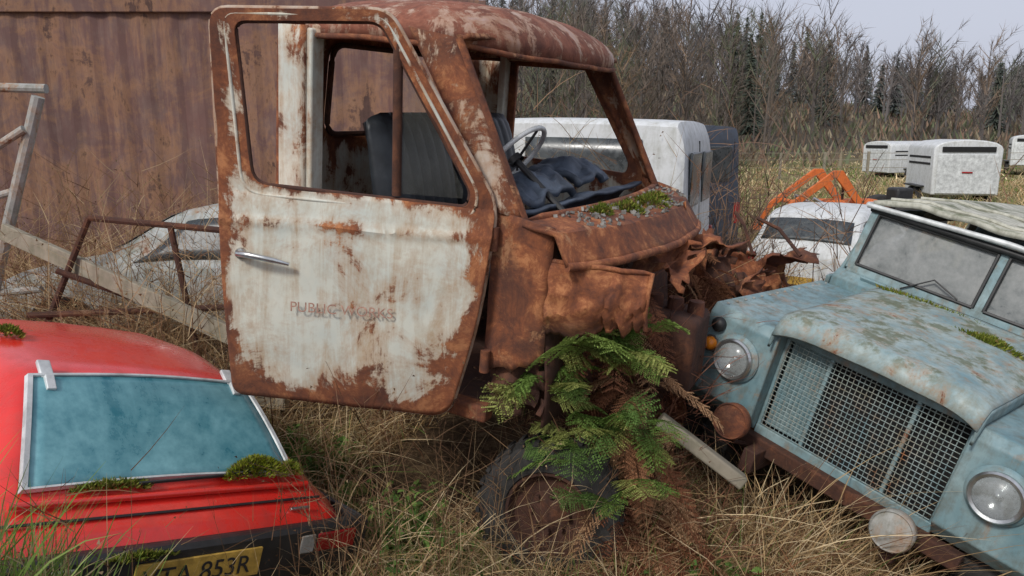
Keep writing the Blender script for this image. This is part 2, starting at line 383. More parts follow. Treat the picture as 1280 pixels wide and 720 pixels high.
for s,nm in((-1,'near'),(1,'far')):
    def ap(u,v,s=s):
        a=wtop(s*.90).lerp(wbot(s*.93),v); b_=Vector((-.50,s*.955,2.34)).lerp(Vector((-.01,s*.985,1.62)),v)
        p=a.lerp(b_,u); p.y+=s*.03*math.sin(math.pi*u); return p
    grid('front_pillar_'+nm,ap,6,16,M_cabrust,T,.03,attr=lambda u,v:.4+.9*abs(u-.5))
    def sc_(u,v,s=s):
        x=-.01+.26*u; z=1.62-(.72-.12*u+.05*nz(u*5,s))*v - .05*u; return Vector((x,s*(.985-.05*u*u)+s*.012*nz(x*6,z*5,s),z))
    grid('side_cowl_'+nm,sc_,8,20,M_rust if s<0 else M_cabrust,T,.02,attr=lambda u,v:.6)
    def bp_(u,v,s=s):
        x=-1.05-.2*min(1,u*1.4); y=s*(.99-.16*max(0,u-.55)/.45); return Vector((x-.03*max(0,u-.6),y,.72+1.6*v+(-.0)))
    grid('rear_pillar_'+nm,bp_,7,20,M_cream,T,.03,attr=lambda u,v:.25*(abs(u-.5)*2)+.5*max(0,.2-v)*3)
    box('door_jamb_'+nm,(-1.045,s*.945,1.5),(.05,.09,1.62),M_cream,T,.012)
    box('sill_'+nm,(-.53,s*.96,.68),(1.1,.08,.08),M_rust,T,.015)
    box('cant_rail_'+nm,(-.76,s*.935,2.305),(.58,.05,.05),M_cabrust,T,.012)
rw_out=roundpoly([(-.97,.7),(.97,.7),(.93,2.36),(-.93,2.36)],.12); rw_in=roundpoly([(-.62,1.80),(.60,1.80),(.55,2.26),(-.57,2.26)],.09)
ringpanel('rear_wall',rw_out,rw_in,lambda p:Vector((-1.27-.02*math.cos(p.x*1.5)+.006*nz(p.x*5,p.y*5),p.x,p.y)),M_cream,T,10,.02,extra=lambda p:.12)
tube('rear_window_seal',[Vector((-1.25,p.x,p.y)) for p in rw_in]+[Vector((-1.25,rw_in[0].x,rw_in[0].y))],.016,M_rustdark,T,6)
tube('windscreen_frame',[wtop(y) for y in np.linspace(-.9,.9,15)]+[wbot(y) for y in np.linspace(.93,-.93,15)]+[wtop(-.9)],.022,M_rust,T,10)
def hd(u,v):
    y=-.92+1.84*u;p=wtop(max(-.9,min(.9,y))); q=p+Vector((.055,0,.02)); return p.lerp(q,v)
grid('windscreen_header',hd,14,3,M_rust,T,.02)
def cowl(u,v):
    y=-.98+1.96*u; x0=.10+.09*(1-(y/.93)**2 if abs(y)<.93 else 0); sw=.36*(1-.35*abs(y)**3)
    x=x0+sw*v; z=1.575-.035*v-.13*max(0,v-.72)**1.0/.28*.9+.012*nz(x*5,y*5,2)-.05*max(0,u-.6)*v
    return Vector((x,y,z))
grid('cowl',cowl,26,14,M_rust,T,.018)
tube('cowl_lip',[cowl(u,.99) for u in np.linspace(0,1,20)],.020,M_rust,T,8)
def fw(u,v):
    y=-.93+1.86*u;z=1.52-.85*v; return Vector((.22+.03*nz(y*3,z*3,7)+.05*v,y,z))
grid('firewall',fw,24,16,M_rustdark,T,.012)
def iw(u,v):
    top=1.43-.03*u; bot=1.10+.05*u+.06*nz(u*7,3)+.03*nz(u*19,5); z=top+(bot-top)*v
    return Vector((.25+.40*u+.03*math.sin(u*5)+.02*nz(u*4,v*4),-.93+.22*u-.05*math.sin(math.pi*v)+.02*nz(u*5,v*5,6)+.008*nz(u*14,v*14,6),z))
grid('torn_inner_wing',iw,32,18,M_rust,T,.006)
tube('inner_wing_rim',[iw(u,0) for u in np.linspace(0,1,10)]+[iw(1,v) for v in (.3,.7,1)],.012,M_rust,T,8)
crumple('torn_wing_remnant',(.46,-.1,1.36),.40,.35,(rad(25),rad(18),rad(10)),M_rust,T,.06,5)
crumple('bonnet_remnant',(.50,.55,1.32),.42,.40,(rad(-15),rad(22),rad(30)),M_rust,T,.08,11,bend=.4)
crumple('arch_edge',(.14,-.93,.86),.26,.30,(rad(86),0,rad(10)),M_rustdark,T,.04,9)
g=G()
for y in(-.4,.4): g.add(*boxg((-.4,y,.56),(2.0,.07,.13)))
for x in(-1.3,-.3,.5): g.add(*boxg((x,0,.56),(.08,.75,.09)))
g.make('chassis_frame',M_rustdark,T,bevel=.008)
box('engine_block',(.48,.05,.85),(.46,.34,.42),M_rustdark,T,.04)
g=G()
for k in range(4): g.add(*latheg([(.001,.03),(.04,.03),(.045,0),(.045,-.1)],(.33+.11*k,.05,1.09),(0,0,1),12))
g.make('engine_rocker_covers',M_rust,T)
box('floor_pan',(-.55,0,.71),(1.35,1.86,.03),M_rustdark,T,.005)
wheel(T,(.31,-.80,.215),.345,.19,'wheel_front_near',30,yaw=rad(10),rimmat=M_rustdark,tilt=rad(-5))
wheel(T,(.34,.82,.2),.345,.19,'wheel_front_far')
def seatback(u,v,w0=-.66,w1=.0):
    y=w0+(w1-w0)*u; z=1.12+.80*v; e=1-(2*u-1)**8; return Vector((-.80-.16*v+.09*e*math.sin(math.pi*min(1,v*1.02))**.4+.006*math.sin(y*70),y,z-.03*(1-e)))
grid('seat_backrest',seatback,40,16,M_vinyl,T,.06)
grid('passenger_seat_backrest',lambda u,v:seatback(u,v,.12,.8),40,16,M_vinyl,T,.06)
box('seat_cushion',(-.56,-.31,1.12),(.52,.62,.16),M_vinyl,T,.05); box('passenger_seat_cushion',(-.56,.46,1.12),(.52,.66,.16),M_vinyl,T,.05)
def dash(u,v):
    y=-.9+1.8*u;a=v*math.pi*.8; return Vector((.02-.16*math.sin(a)*(1+.2*nz(y*3,0)),y,1.47+.11*math.cos(a)+.03*nz(y*4,v*2,3)))
grid('dashboard',dash,30,8,M_dash,T,.02)
V,F=gridg(lambda u,v:Vector((-.02-.34*v+.03*nz(u*4,v*4),-.60+.5*u+.1*v,1.60+.05*math.sin(math.pi*v)+.05*nz(u*3,v*3,8)+.02*nz(u*9,v*8,8)+.04*math.sin(u*math.pi))),30,22)
obj('collapsed_dash_padding',V,F,M_dash,T,solid=.035)
V,F=gridg(lambda u,v:Vector((-.05-.38*v+.03*nz(u*4,v*4,4),0.0+.45*u+.05*v,1.63+.06*math.sin(math.pi*v)+.06*nz(u*3,v*3,18)+.02*nz(u*9,v*8,3)+.04*math.sin(u*math.pi))),30,22)
obj('loose_vinyl_trim',V,F,M_dash,T,solid=.035)
sw=empty('steering',(0,0,0)); sw.parent=T; sw.location=(-.24,-.40,1.78); sw.rotation_euler=(0,rad(-52),0)
tube('steering_rim',[(.2*math.cos(t),.2*math.sin(t),0) for t in np.linspace(0,2*math.pi,41)],.013,M_alu,sw,8)
g=G()
for t in(0,2.1,4.2): g.add(*tubeg([(0,0,-.02),(.2*math.cos(t),.2*math.sin(t),0)],.007,6))
g.add(*tubeg([(0,0,0),(0,0,-.4)],.018,8)); g.add(*latheg([(.001,.01),(.035,.005),(.04,-.03)],(0,0,0),(0,0,1),16))
g.make('steering_column',M_black,sw)
dout=[(1.17,2.33),(.47,2.375),(.02,1.68),(.0,1.60),(.04,1.13),(.145,.68),(1.10,.72),(1.14,1.4)]
din=[(1.075,2.29),(.50,2.33),(.105,1.69),(.12,1.625),(1.01,1.655)]
dr=roundpoly(dout,[.07,.07,.05,.05,.2,.09,.06,.3]); di=roundpoly(din,[.05,.05,.05,.05,.07])
ringpanel('far_door',[(-min(p.x,1.04),min(p.y,2.3)) for p in dr],[(-min(p.x,.97),min(p.y,2.25)) for p in di],lambda p:Vector((p.x,.985,p.y)),M_cream,T,10,.03)
D=empty('open_door'); D.parent=T; D.location=(.01,-1.02,0); D.rotation_euler=(0,0,rad(27))
def doorfn(p):
    z=p.y; y=-.035*math.sin(max(0,min(1,(1.62-z)/.95))*math.pi)**.6 if z<1.62 else 0
    y-=.010*math.exp(-((z-1.50)/.014)**2)
    y+=.008*nz(p.x*4,z*4,1)+.008*nz(p.x*2,z*2,9)
    return Vector((p.x,y,z))
def dextra(p):
    z=p.y; e=.6*math.exp(-max(0,z-.72)/.11)+.26*math.exp(-((z-1.50)/.02)**2)*(1+1.5*nz(p.x*4,1,1))+.3*math.exp(-((p.x+.0)/.14)**2)+.25*math.exp(-((p.x+1.14)/.07)**2)
    if z>1.62: e-=.06
    e+=1.0*max(0,nz(p.x*2.2+3,z*.8,5))-.12
    return e
ringpanel('door_skin',[(-p.x,p.y) for p in dr],[(-p.x,p.y) for p in di],doorfn,M_cream,D,40,.03,190,.035,dextra)
tube('window_channel',[Vector((-p.x,-.004,p.y)) for p in di]+[Vector((-di[0].x,-.004,di[0].y))],.010,M_rustdark,D,8)
tube('door_edge_flange',[Vector((-p.x,.0,p.y)) for p in dr]+[Vector((-dr[0].x,0,dr[0].y))],.012,M_cabrust,D,8)
di2=roundpoly([(1.115,2.315),(.485,2.35),(.075,1.69),(.09,1.59),(1.05,1.615)],[.05,.05,.05,.06,.09])
tube('window_pressing',[Vector((-p.x,-.014,p.y)) for p in di2]+[Vector((-di2[0].x,-.014,di2[0].y))],.007,M_cream,D,8)
tube('quarterlight_bar',[(-.415,0,1.65),(-.43,0,2.25)],.020,M_rustdark,D,8)
obj('quarterlight_glass',[(-.40,.0,1.66),(-.14,.0,1.66),(-.14,.0,1.70),(-.42,.0,2.22)],[(0,1,2,3)],M_qglass,D)
tube('door_handle',[(-1.05,-.03,1.365),(-1.05,-.075,1.37),(-1.0,-.09,1.37),(-.9,-.085,1.355),(-.84,-.075,1.34)],[.014,.014,.013,.012,.007],M_chrome,D,10)
lathe('handle_escutcheon',[(.001,.03),(.022,.028),(.028,0)],(-1.05,-.03,1.365),(0,-1,0),M_chrome,D,16)
text('door_lettering','PUBLIC WORKS',.062,(-.84,-.0668,1.135),(rad(90),0,0),M_letter,D,.0005)
for z in(1.5,.95): tube('door_hinge',[(.0,.0,z-.05),(.0,.0,z+.05)],.022,M_rust,D,8)
g=G()
for k in range(220):
    u=rnd.uniform(.12,.95);v=rnd.uniform(.02,.72);p=cowl(u,v);s=rnd.uniform(.006,.020)
    g.add(*boxg((p.x,p.y,p.z+.010+s*.3),(s,s*rnd.uniform(.7,1.6),s*.6),(rnd.random()*3,rnd.random()*3,rnd.random()*3)))
g.make('rubble_and_glass_fragments',M_stone,T,smooth=False)
for (u,v,a_,b_) in((.42,.3,.07,.10),(.55,.35,.09,.10),(.68,.30,.06,.08),(.30,.2,.04,.06)):
    p=cowl(u,v); moss(T,(p.x,p.y,p.z+.01),a_,b_,.035,500,'cowl_moss',(.15,.19,.035))

# ================================================================== blue off-roader
R_=empty('blue_off_road_vehicle',(1.344,3.335,-.153),(rad(-14.2),rad(-3.7),rad(223.2)),.988)
wing=[(0,.60),(0,1.02),(-.03,1.07),(-1.2,1.11),(-1.2,.55),(-.93,.55)]+[(-.50+.42*math.cos(t),.50+.36*math.sin(t)) for t in np.linspace(math.pi*.97,.05,12)]
for s,nm in((-1,'right'),(1,'left')):
    V,F=prismg(wing,lambda p,a:Vector((p[0],a,p[1])),s*.445,s*.84); obj('wing_'+nm,V,F,M_blue,R_,bevel=.035)
    hl=(.0,s*.62,.85)
    lathe('headlamp_surround_'+nm,[(.125,.004),(.125,.012),(.112,.026),(.1,.03),(.095,.02)],hl,(1,0,0),M_blue,R_,40)
    lathe('headlamp_bezel_'+nm,[(.104,.01),(.106,.045),(.098,.055),(.086,.05),(.084,.03)],hl,(1,0,0),M_chrome,R_,40)
    lathe('headlamp_glass_'+nm,[(.086,.045),(.07,.062),(.04,.074),(.001,.08)],hl,(1,0,0),M_hglass,R_,40,ang=80)
    lathe('headlamp_reflector_'+nm,[(.085,.046),(.06,.015),(.02,.002),(.018,.03),(.001,.032)],hl,(1,0,0),M_lamp,R_,40,ang=80)
    lathe('indicator_lens_'+nm,[(.036,.004),(.036,.02),(.025,.045),(.001,.05)],(0,s*.775,.865),(1,0,0),M_amber,R_,24,ang=80)
    lathe('indicator_base_'+nm,[(.044,.0),(.044,.012),(.034,.014)],(0,s*.775,.865),(1,0,0),M_chrome,R_,24)
    lathe('side_lamp_'+nm,[(.038,.0),(.038,.02),(.028,.035),(.001,.038)],(0,s*.765,.975),(1,0,0),M_black,R_,24,ang=80)
    side=[(-1.22,.5),(-1.22,1.15),(-3.55,1.15),(-3.55,.62),(-3.15,.62)]+[(-2.72+.40*math.cos(t),.5+.36*math.sin(t)) for t in np.linspace(math.pi*.97,.05,10)]+[(-2.3,.5)]
    V,F=prismg(side,lambda p,a:Vector((p[0],a,p[1])),s*.80,s*.83); obj('body_side_'+nm,V,F,M_blue,R_,bevel=.01)
    tube('waist_rail_'+nm,[(-1.25,s*.835,1.14),(-3.55,s*.835,1.14)],.014,M_alu,R_,6)
    so=[(-1.30,1.15),(-2.12,1.15),(-2.12,1.60),(-1.36,1.60)]; si=[(-1.37,1.2),(-2.06,1.2),(-2.06,1.55),(-1.42,1.55)]
    ringpanel('door_top_'+nm,so,si,lambda p,s=s:Vector((p.x,s*(.80-.09*(p.y-1.15)/.45),p.y)),M_blue,R_,2,.02,40)
    so=[(-2.13,1.15),(-3.53,1.15),(-3.5,1.60),(-2.13,1.60)]; si=[(-2.3,1.24),(-3.3,1.24),(-3.3,1.52),(-2.3,1.52)]
    ringpanel('hardtop_side_'+nm,so,si,lambda p,s=s:Vector((p.x,s*(.80-.09*(p.y-1.15)/.45),p.y)),M_lrroof,R_,2,.02,40)
    wheel(R_,(-.50,s*.66,.37),.36,.18,'wheel_front_'+nm,22); wheel(R_,(-2.72,s*.66,.37),.36,.18,'wheel_rear_'+nm)
    g=G()
    for k in range(14): g.add(*latheg([(.001,.004),(.007,.002),(.009,-.004)],(-.06-.085*k,s*.79,1.075+.034*(.06+.085*k)/1.2+.002),(0,0,1),8))
    g.make('wing_rivets_'+nm,M_galv,R_)
g=G()
GX=-.10
for (y0,y1) in((-.445,-.425),(-.215,-.195),(.195,.215),(.425,.445)): g.add(*boxg((GX,(y0+y1)/2,.80),(.03,y1-y0,.56)))
g.add(*boxg((GX+.001,0,1.055),(.032,.89,.05))); g.add(*boxg((GX+.001,0,.53),(.032,.89,.05)))
g.make('grille_frame',M_blue,R_,bevel=.006)
g=G()
y=-.42
while y<.42:
    g.add(*tubeg([(GX+.012,y+.004*nz(y*9,1),.555),(GX+.014+.010*nz(y*4,3),y+.008*nz(y*5,8),.8),(GX+.012,y,1.03)],.0021,4)); y+=.024
z=.565
while z<1.03:
    g.add(*tubeg([(GX+.018,-.425,z),(GX+.019,-.2,z+.006*nz(z*9,4)),(GX+.019,.1,z+.006*nz(z*9,1)),(GX+.018,.425,z)],.0021,4)); z+=.024
g.make('grille_mesh',M_blue_top,R_)
g=G(); g.add(*boxg((GX-.07,0,.8),(.01,.87,.54))); g.make('radiator_core',M_dark,R_)
box('grille_backing',(GX-.03,-.32,.79),(.008,.2,.46),M_blue,R_,.002)
def bon(u,v):
    y=(-.465+.93*u)*(1+.10*v); x=.045-1.26*v; e=1-abs(2*u-1)**6
    z=1.145+.03*v+.035*e+.012*math.sin(math.pi*u)
    f=max(0,(.06-v)/.06); z-=.085*f**2
    z+=.008*nz(x*4,y*4)-.012*math.exp(-((u-.62)**2+(v-.45)**2)/.012)
    return Vector((x,y,z))
grid('bonnet',bon,30,40,M_blue_top,R_,.022,ang=60)
for s in(-1,1):
    def skirt(u,v,s=s):
        p=bon(0 if s<0 else 1,u); return Vector((p.x,p.y,p.z-.06*v))
    grid('bonnet_skirt',skirt,20,3,M_blue,R_,.012)
for s in(-1,1): box('bonnet_hinge',(-1.2,s*.42,1.205),(.09,.035,.03),M_galv,R_,.006)
moss(R_,(-.85,.20,1.21),.07,.13,.03,1100,'bonnet_moss'); moss(R_,(-1.14,-.2,1.21),.04,.3,.02,900,'bonnet_moss')
V,F=prismg([(-1.20,1.08),(-1.20,1.17),(-1.26,1.21),(-1.32,1.21),(-1.32,.7),(-1.22,.7)],lambda p,a:Vector((p[0],a,p[1])),-.79,.79); obj('scuttle',V,F,M_blue,R_,bevel=.012)
for s in(-1,1): box('scuttle_vent_flap',(-1.235,s*.38,1.195),(.015,.5,.05),M_blue,R_,.006,(0,rad(35),0))
def ws(y,t): return Vector((-1.29-.10*t,y,1.215+.40*t))
def bar(a,b,w,d=.035):
    a=Vector(a);b=Vector(b);m_=(a+b)/2;dd=(b-a)
    ax=dd.normalized(); up=Vector((0,1,0)) if abs(ax.y)<.5 else Vector((-.2,0,.98)); up=(up-ax*up.dot(ax)).normalized(); n_=ax.cross(up)
    V=[m_+ax*(dd.length/2)*i+up*w/2*j+n_*d/2*k for i in(-1,1) for j in(-1,1) for k in(-1,1)]
    return V,[(0,1,3,2),(4,6,7,5),(0,4,5,1),(2,3,7,6),(0,2,6,4),(1,5,7,3)]
g=G()
for t in(.04,.96): g.add(*bar(ws(-.75,t),ws(.75,t),.055))
for y in(-.735,.735): g.add(*bar(ws(y,.02),ws(y,.98),.05,.038))
g.add(*bar(ws(0,.04),ws(0,.96),.05,.033))
g.make('windscreen_frame',M_blue,R_,bevel=.006)
g=G()
for s in(-1,1):
    y0,y1=s*.03,s*.705
    for P in((ws(y0,.11),ws(y1,.11)),(ws(y0,.89),ws(y1,.89)),(ws(y0,.11),ws(y0,.89)),(ws(y1,.11),ws(y1,.89))):
        g.add(*tubeg([p+Vector((.018,0,.004)) for p in P],.010,6))
g.make('windscreen_seals',M_black,R_)
for s in(-1,1): obj('windscreen_glass',[ws(s*.03,.1),ws(s*.71,.1),ws(s*.71,.9),ws(s*.03,.9)],[(0,1,2,3)],M_ggrey,R_)
for s in(-1,1):
    tube('wiper_arm',[ws(s*.36-.05,.02)+Vector((.03,0,0)),ws(s*.36+.1,.3)+Vector((.04,0,0)),ws(s*.36+.25,.16)+Vector((.035,0,0))],.005,M_black,R_,6)
def lr_roof(u,v):
    y=-.76+1.52*u;x=-1.34-2.24*v; e=1-abs(2*u-1)**5; return Vector((x,y,1.63+.065*e+.02*math.sin(math.pi*v)+.006*math.sin(y*22)))
grid('hardtop_roof',lr_roof,40,20,M_lrroof,R_,.03)
tube('roof_gutter_front',[(-1.33,-.78,1.615),(-1.32,0,1.645),(-1.33,.78,1.615)],.016,M_alu,R_,8)
tube('windscreen_top_channel',[(-1.355,-.76,1.60),(-1.35,.76,1.60)],.020,M_black,R_,8)
tube('roof_rib',[lr_roof(u,.06)+Vector((0,0,.02)) for u in np.linspace(.03,.97,14)],.014,M_lrroof,R_,6)
tube('roof_rib',[lr_roof(u,.28)+Vector((0,0,.02)) for u in np.linspace(.03,.97,14)],.014,M_lrroof,R_,6)
g=G()
for s in(-1,1): g.add(*tubeg([(-1.34,s*.785,1.62),(-3.58,s*.785,1.62)],.014,6))
g.make('roof_gutter_sides',M_alu,R_)
box('front_panel_lower',(-.06,0,.47),(.06,1.2,.08),M_rustdark,R_,.01)
g=G()
for s in(-1,1): g.add(*boxg((-.1,s*.36,.42),(.35,.07,.12)))
g.make('chassis_dumb_irons',M_rustdark,R_,bevel=.008)
for (y,z,mt) in((-.47,.60,M_rust),(.36,.54,M_galv)):
    lathe('spot_lamp',[(.001,-.09),(.06,-.08),(.088,-.03),(.092,.02),(.085,.03),(.08,.022),(.04,.034),(.001,.038)],(.14,y,z),(1,.05,.12),mt,R_,32,ang=50)
    tube('spot_lamp_bracket',[(.1,y,z-.06),(.04,y,.46),(-.06,y*.9,.44)],.012,M_rustdark,R_,6)
box('rear_tub_floor',(-2.4,0,.7),(2.3,1.56,.05),M_dark,R_,.01)
box('rear_panel',(-3.54,0,1.12),(.03,1.5,1.0),M_blue,R_,.01)
box('seats',(-1.95,0,1.05),(.2,1.3,.55),M_vinyl,R_,.06)

# ================================================================== generic lofted car
def dens(st,k=5):
    st=np.array(st,float);out=[]
    for i in range(len(st)-1):
        for j in range(k):
            t=j/k; out.append(st[i]*(1-t)+st[i+1]*t)
    out.append(st[-1]); out=np.array(out)
    sm=out.copy()
    for _ in range(2): sm[1:-1]=sm[1:-1]*.5+(sm[:-2]+sm[2:])*.25
    sm[:,0]=out[:,0]; return sm
def sect(s):
    x,w,z0,zs,wt,zt=s; dz=zt-zs; k=min(.05,max(.004,dz*.2))
    return [(w*.93,z0),(w*.985,z0+.06),(w,z0+.5*(zs-z0)),(w-.006,zs-.07),(w-.02,zs-.02),(w-.045,zs+.0),(wt+.035 if wt+.035<w-.06 else w-.06,zt-k),(wt-.005,zt-k*.35),(wt*.85,zt-.0),(wt*.45,zt+.012),(0,zt+.018)]
def loft(name,st,mat,parent):
    V=[];F=[]
    n=0
    for s in st:
        h=sect(s); full=[(-y,z) for y,z in h]+[(y,z) for y,z in h[::-1][1:]]
        n=len(full); V+=[Vector((s[0],y,z)) for y,z in full]
    for i in range(len(st)-1):
        for j in range(n-1): F.append((i*n+j,i*n+j+1,(i+1)*n+j+1,(i+1)*n+j))
        F.append((i*n+n-1,i*n,(i+1)*n,(i+1)*n+n-1))
    F.append(tuple(range(n))[::-1]);F.append(tuple((len(st)-1)*n+j for j in range(n)))
    return obj(name,V,F,mat,parent,ang=32)
def at(st,x):
    i=int(np.clip(np.searchsorted(st[:,0],x)-1,0,len(st)-2)); t=(x-st[i,0])/(st[i+1,0]-st[i,0]); return st[i]*(1-t)+st[i+1]*t
def sideglass(name,st,xl0,xl1,xt0,xt1,mat,parent,side,lo=.12,hi=.88,off=.008):
    def fn(u,v):
        x=(xl0+(xl1-xl0)*u)*(1-v)+(xt0+(xt1-xt0)*u)*v; h=sect(at(st,x)); a=h[5];b_=h[6]; t=lo+(hi-lo)*v
        return Vector((x,side*(a[0]+(b_[0]-a[0])*t+off),a[1]+(b_[1]-a[1])*t+off*.3))
    return grid(name,fn,8,4,mat,parent,.004)
def endglass(st,xa,xb,off=.012,wf=.93):
    sgn=-1 if at(st,xa)[5]<at(st,xb)[5] else 1
    def fn(u,v):
        x=xa+(xb-xa)*v; s=at(st,x); y=(2*u-1)*s[4]*wf; h=sect(s); yy=[p[0] for p in h[7:]][::-1]; zz=[p[1] for p in h[7:]][::-1]
        z=np.interp(abs(y),yy,zz); return Vector((x+sgn*off*.6,y,z+off))
    return fn
HATCH=[(-.0,.74,.35,.55,.60,.60),(.03,.80,.28,.72,.66,.80),(.12,.82,.25,.86,.66,.93),(.45,.83,.22,.90,.60,1.32),(.7,.84,.22,.91,.60,1.40),(1.4,.84,.2,.92,.62,1.43),(2.2,.84,.2,.92,.60,1.38),(2.85,.83,.2,.90,.66,.98),(3.0,.83,.2,.88,.66,.93),(3.6,.80,.22,.80,.62,.84),(3.85,.76,.26,.70,.60,.73),(3.9,.70,.34,.55,.55,.57)]
VAN=[(0,.86,.4,.8,.70,1.0),(.03,.9,.3,1.15,.78,1.9),(.1,.92,.28,1.15,.80,2.08),(1.5,.93,.28,1.15,.82,2.12),(3.0,.93,.28,1.15,.80,2.08),(3.3,.92,.28,1.15,.76,1.95),(3.85,.9,.28,1.12,.78,1.25),(4.3,.88,.3,1.0,.7,1.05),(4.45,.8,.36,.75,.6,.8)]
def car(name,loc,rot,mat,kind='hatch',s=1):
    e=empty(name,loc,rot,s); st=dens(HATCH if kind=='hatch' else VAN); loft('body',st,mat,e)
    if kind=='hatch':
        grid('rear_window',endglass(st,.17,.42),8,6,M_gdark,e,.004); grid('windscreen',endglass(st,2.3,2.8),8,6,M_gdark,e,.004)
        for sd in(-1,1):
            sideglass('door_window',st,1.45,2.55,1.45,2.12,M_gdark,e,sd); sideglass('rear_door_window',st,.75,1.38,.78,1.38,M_gdark,e,sd); sideglass('quarter_window',st,.32,.68,.5,.7,M_gdark,e,sd)
            box('tail_light',(.0,sd*.68,.72),(.08,.14,.22),M_redlens,e,.01); box('headlight',(3.83,sd*.58,.62),(.1,.24,.13),M_lamp,e,.01)
            tube('door_seam',[(1.42,sd*.843,.3),(1.42,sd*.843,.85)],.005,M_black,e,4)
            for x in(.75,3.15): wheel(e,(x,sd*.74,.28),.29,.16,'wheel',rimmat=M_galv); lathe('wheel_arch',[(.36,0),(.345,.012),(.0,.012)],(x,sd*.835,.3),(0,sd,0),M_dark,e,24)
        box('rear_bumper',(-.03,0,.42),(.14,1.6,.16),M_black,e,.03); box('front_bumper',(3.9,0,.4),(.14,1.5,.16),M_black,e,.03)
        box('number_plate',(-.105,0,.5),(.01,.5,.11),M_plate,e,.002)
    else:
        for sd in(-1,1):
            sideglass('cab_window',st,3.0,3.7,3.0,3.35,M_gdark,e,sd,.1,.75); sideglass('rear_side_window',st,.35,1.5,.4,1.5,M_gdark,e,sd,.25,.86,.015);sideglass('middle_side_window',st,1.65,2.75,1.65,2.75,M_gdark,e,sd,.25,.86,.015); box('tail_light',(.0,sd*.8,.85),(.05,.1,.3),M_redlens,e,.01)
            tube('door_seam',[(2.85,sd*.935,.35),(2.85,sd*.90,1.9)],.006,M_black,e,4); tube('side_rail',[(.1,sd*.94,.85),(2.8,sd*.94,.85)],.012,M_black,e,4)
            for x in(.8,3.6): wheel(e,(x,sd*.82,.32),.33,.18,'wheel'); lathe('wheel_arch',[(.42,0),(.4,.012),(.0,.012)],(x,sd*.93,.34),(0,sd,0),M_dark,e,24)
            box('rear_door_window',(.005,sd*.38,1.55),(.03,.55,.5),M_gdark,e,.03,(0,rad(-2),0))
        grid('windscreen',endglass(st,3.34,3.8),8,6,M_gdark,e,.004)
        box('rear_bumper',(-.04,0,.42),(.12,1.7,.14),M_black,e,.02); box('front_bumper',(4.42,0,.42),(.14,1.7,.18),M_black,e,.03)
        tube('rear_door_split',[(-.012,0,.5),(.03,0,1.9)],.008,M_black,e,4)
    return e
# ================================================================== RED HATCHBACK
C=empty('red_hatchback',(-1.28,2.35,-.11),(rad(16.5),rad(-3),rad(139.3)),.90)
RS=dens([(-.02,.78,.30,.62,.68,.695),(.03,.81,.26,.69,.67,.75),(.16,.83,.24,.74,.64,.825),(.21,.835,.24,.75,.60,.86),(.40,.84,.22,.78,.545,1.02),(.60,.845,.22,.80,.49,1.165),(.72,.85,.22,.81,.50,1.20),(1.2,.86,.2,.83,.53,1.235),(1.8,.86,.2,.83,.53,1.20),(2.55,.85,.2,.80,.64,.88),(2.75,.85,.2,.79,.66,.83),(3.5,.82,.22,.68,.6,.72),(3.95,.76,.28,.55,.55,.58),(4.05,.7,.34,.46,.5,.48)],6)
loft('body',RS,M_red,C)
gf=lambda u,v:Vector((.20+.41*v,(2*u-1)*(.565*(1-v)+.475*v),.870+.315*v+.018*math.sin(math.pi*u)+.015*math.sin(math.pi*v)))
nrm=Vector((-.6,0,.8))
grid('rear_glass',lambda u,v:gf(u,v)+nrm*.006,16,12,M_gteal,C,.004)
loop=[gf(u,0) for u in np.linspace(0,1,12)]+[gf(1,v) for v in np.linspace(.08,1,10)]+[gf(u,1) for u in np.linspace(.92,0,12)]+[gf(0,v) for v in np.linspace(.92,0,10)]
V=[];F=[];cen=sum(loop,Vector())/len(loop)
for p in loop: V+=[cen+(p-cen)*.972+nrm*.010,cen+(p-cen)*.978+nrm*.018,cen+(p-cen)*1.012+nrm*.018,cen+(p-cen)*1.022-nrm*.004]
n=len(loop)
for i in range(n):
    j=(i+1)%n
    for k in range(3): F.append((i*4+k,j*4+k,j*4+k+1,i*4+k+1))
obj('rear_glass_trim',V,F,M_alu,C)
for u in(.07,.93):
    p=gf(u,1.0)
    box('hatch_hinge',p+Vector((.03,0,.02)),(.10,.05,.020),M_alu,C,.005,(0,rad(-30),0))
    box('hatch_hinge_clip',p+Vector((-.045,0,-.015)),(.07,.035,.022),M_alu,C,.004,(0,rad(-38),0))
tube('hatch_shut_line',[(.085,-.66,.795),(.07,0,.80),(.085,.66,.795)],.006,M_black,C,6)
tube('hatch_lip',[(.145,-.62,.840),(.13,0,.847),(.145,.62,.840)],.014,M_red,C,8)
box('badge',(.030,-.52,.772),(.012,.10,.016),M_chrome,C,.002,(0,rad(-35),0))
box('rear_wiper_arm',(.175,-.1,.890),(.012,.55,.012),M_black,C,.003,(0,0,rad(4)))
BZ=.115
def bump(u,v):
    t=2*u-1; y=.84*math.copysign(min(1,abs(t)*1.25),t); x=-.085+.03*y*y+(max(0,abs(t)-.8)/.2)*.55
    prof=[(.05,.61),(.0,.615),(-.015,.60),(-.015,.44),(0,.36),(.06,.34)]
    k=v*(len(prof)-1);i=int(min(k,len(prof)-2));f=k-i; px=prof[i][0]*(1-f)+prof[i+1][0]*f;pz=prof[i][1]*(1-f)+prof[i+1][1]*f
    side=max(0,abs(t)-.8)/.2
    return Vector((x+px*(1-side),y-math.copysign(px*side,t)*1.0,pz+BZ))
grid('rear_bumper',bump,60,10,M_black,C,.012)
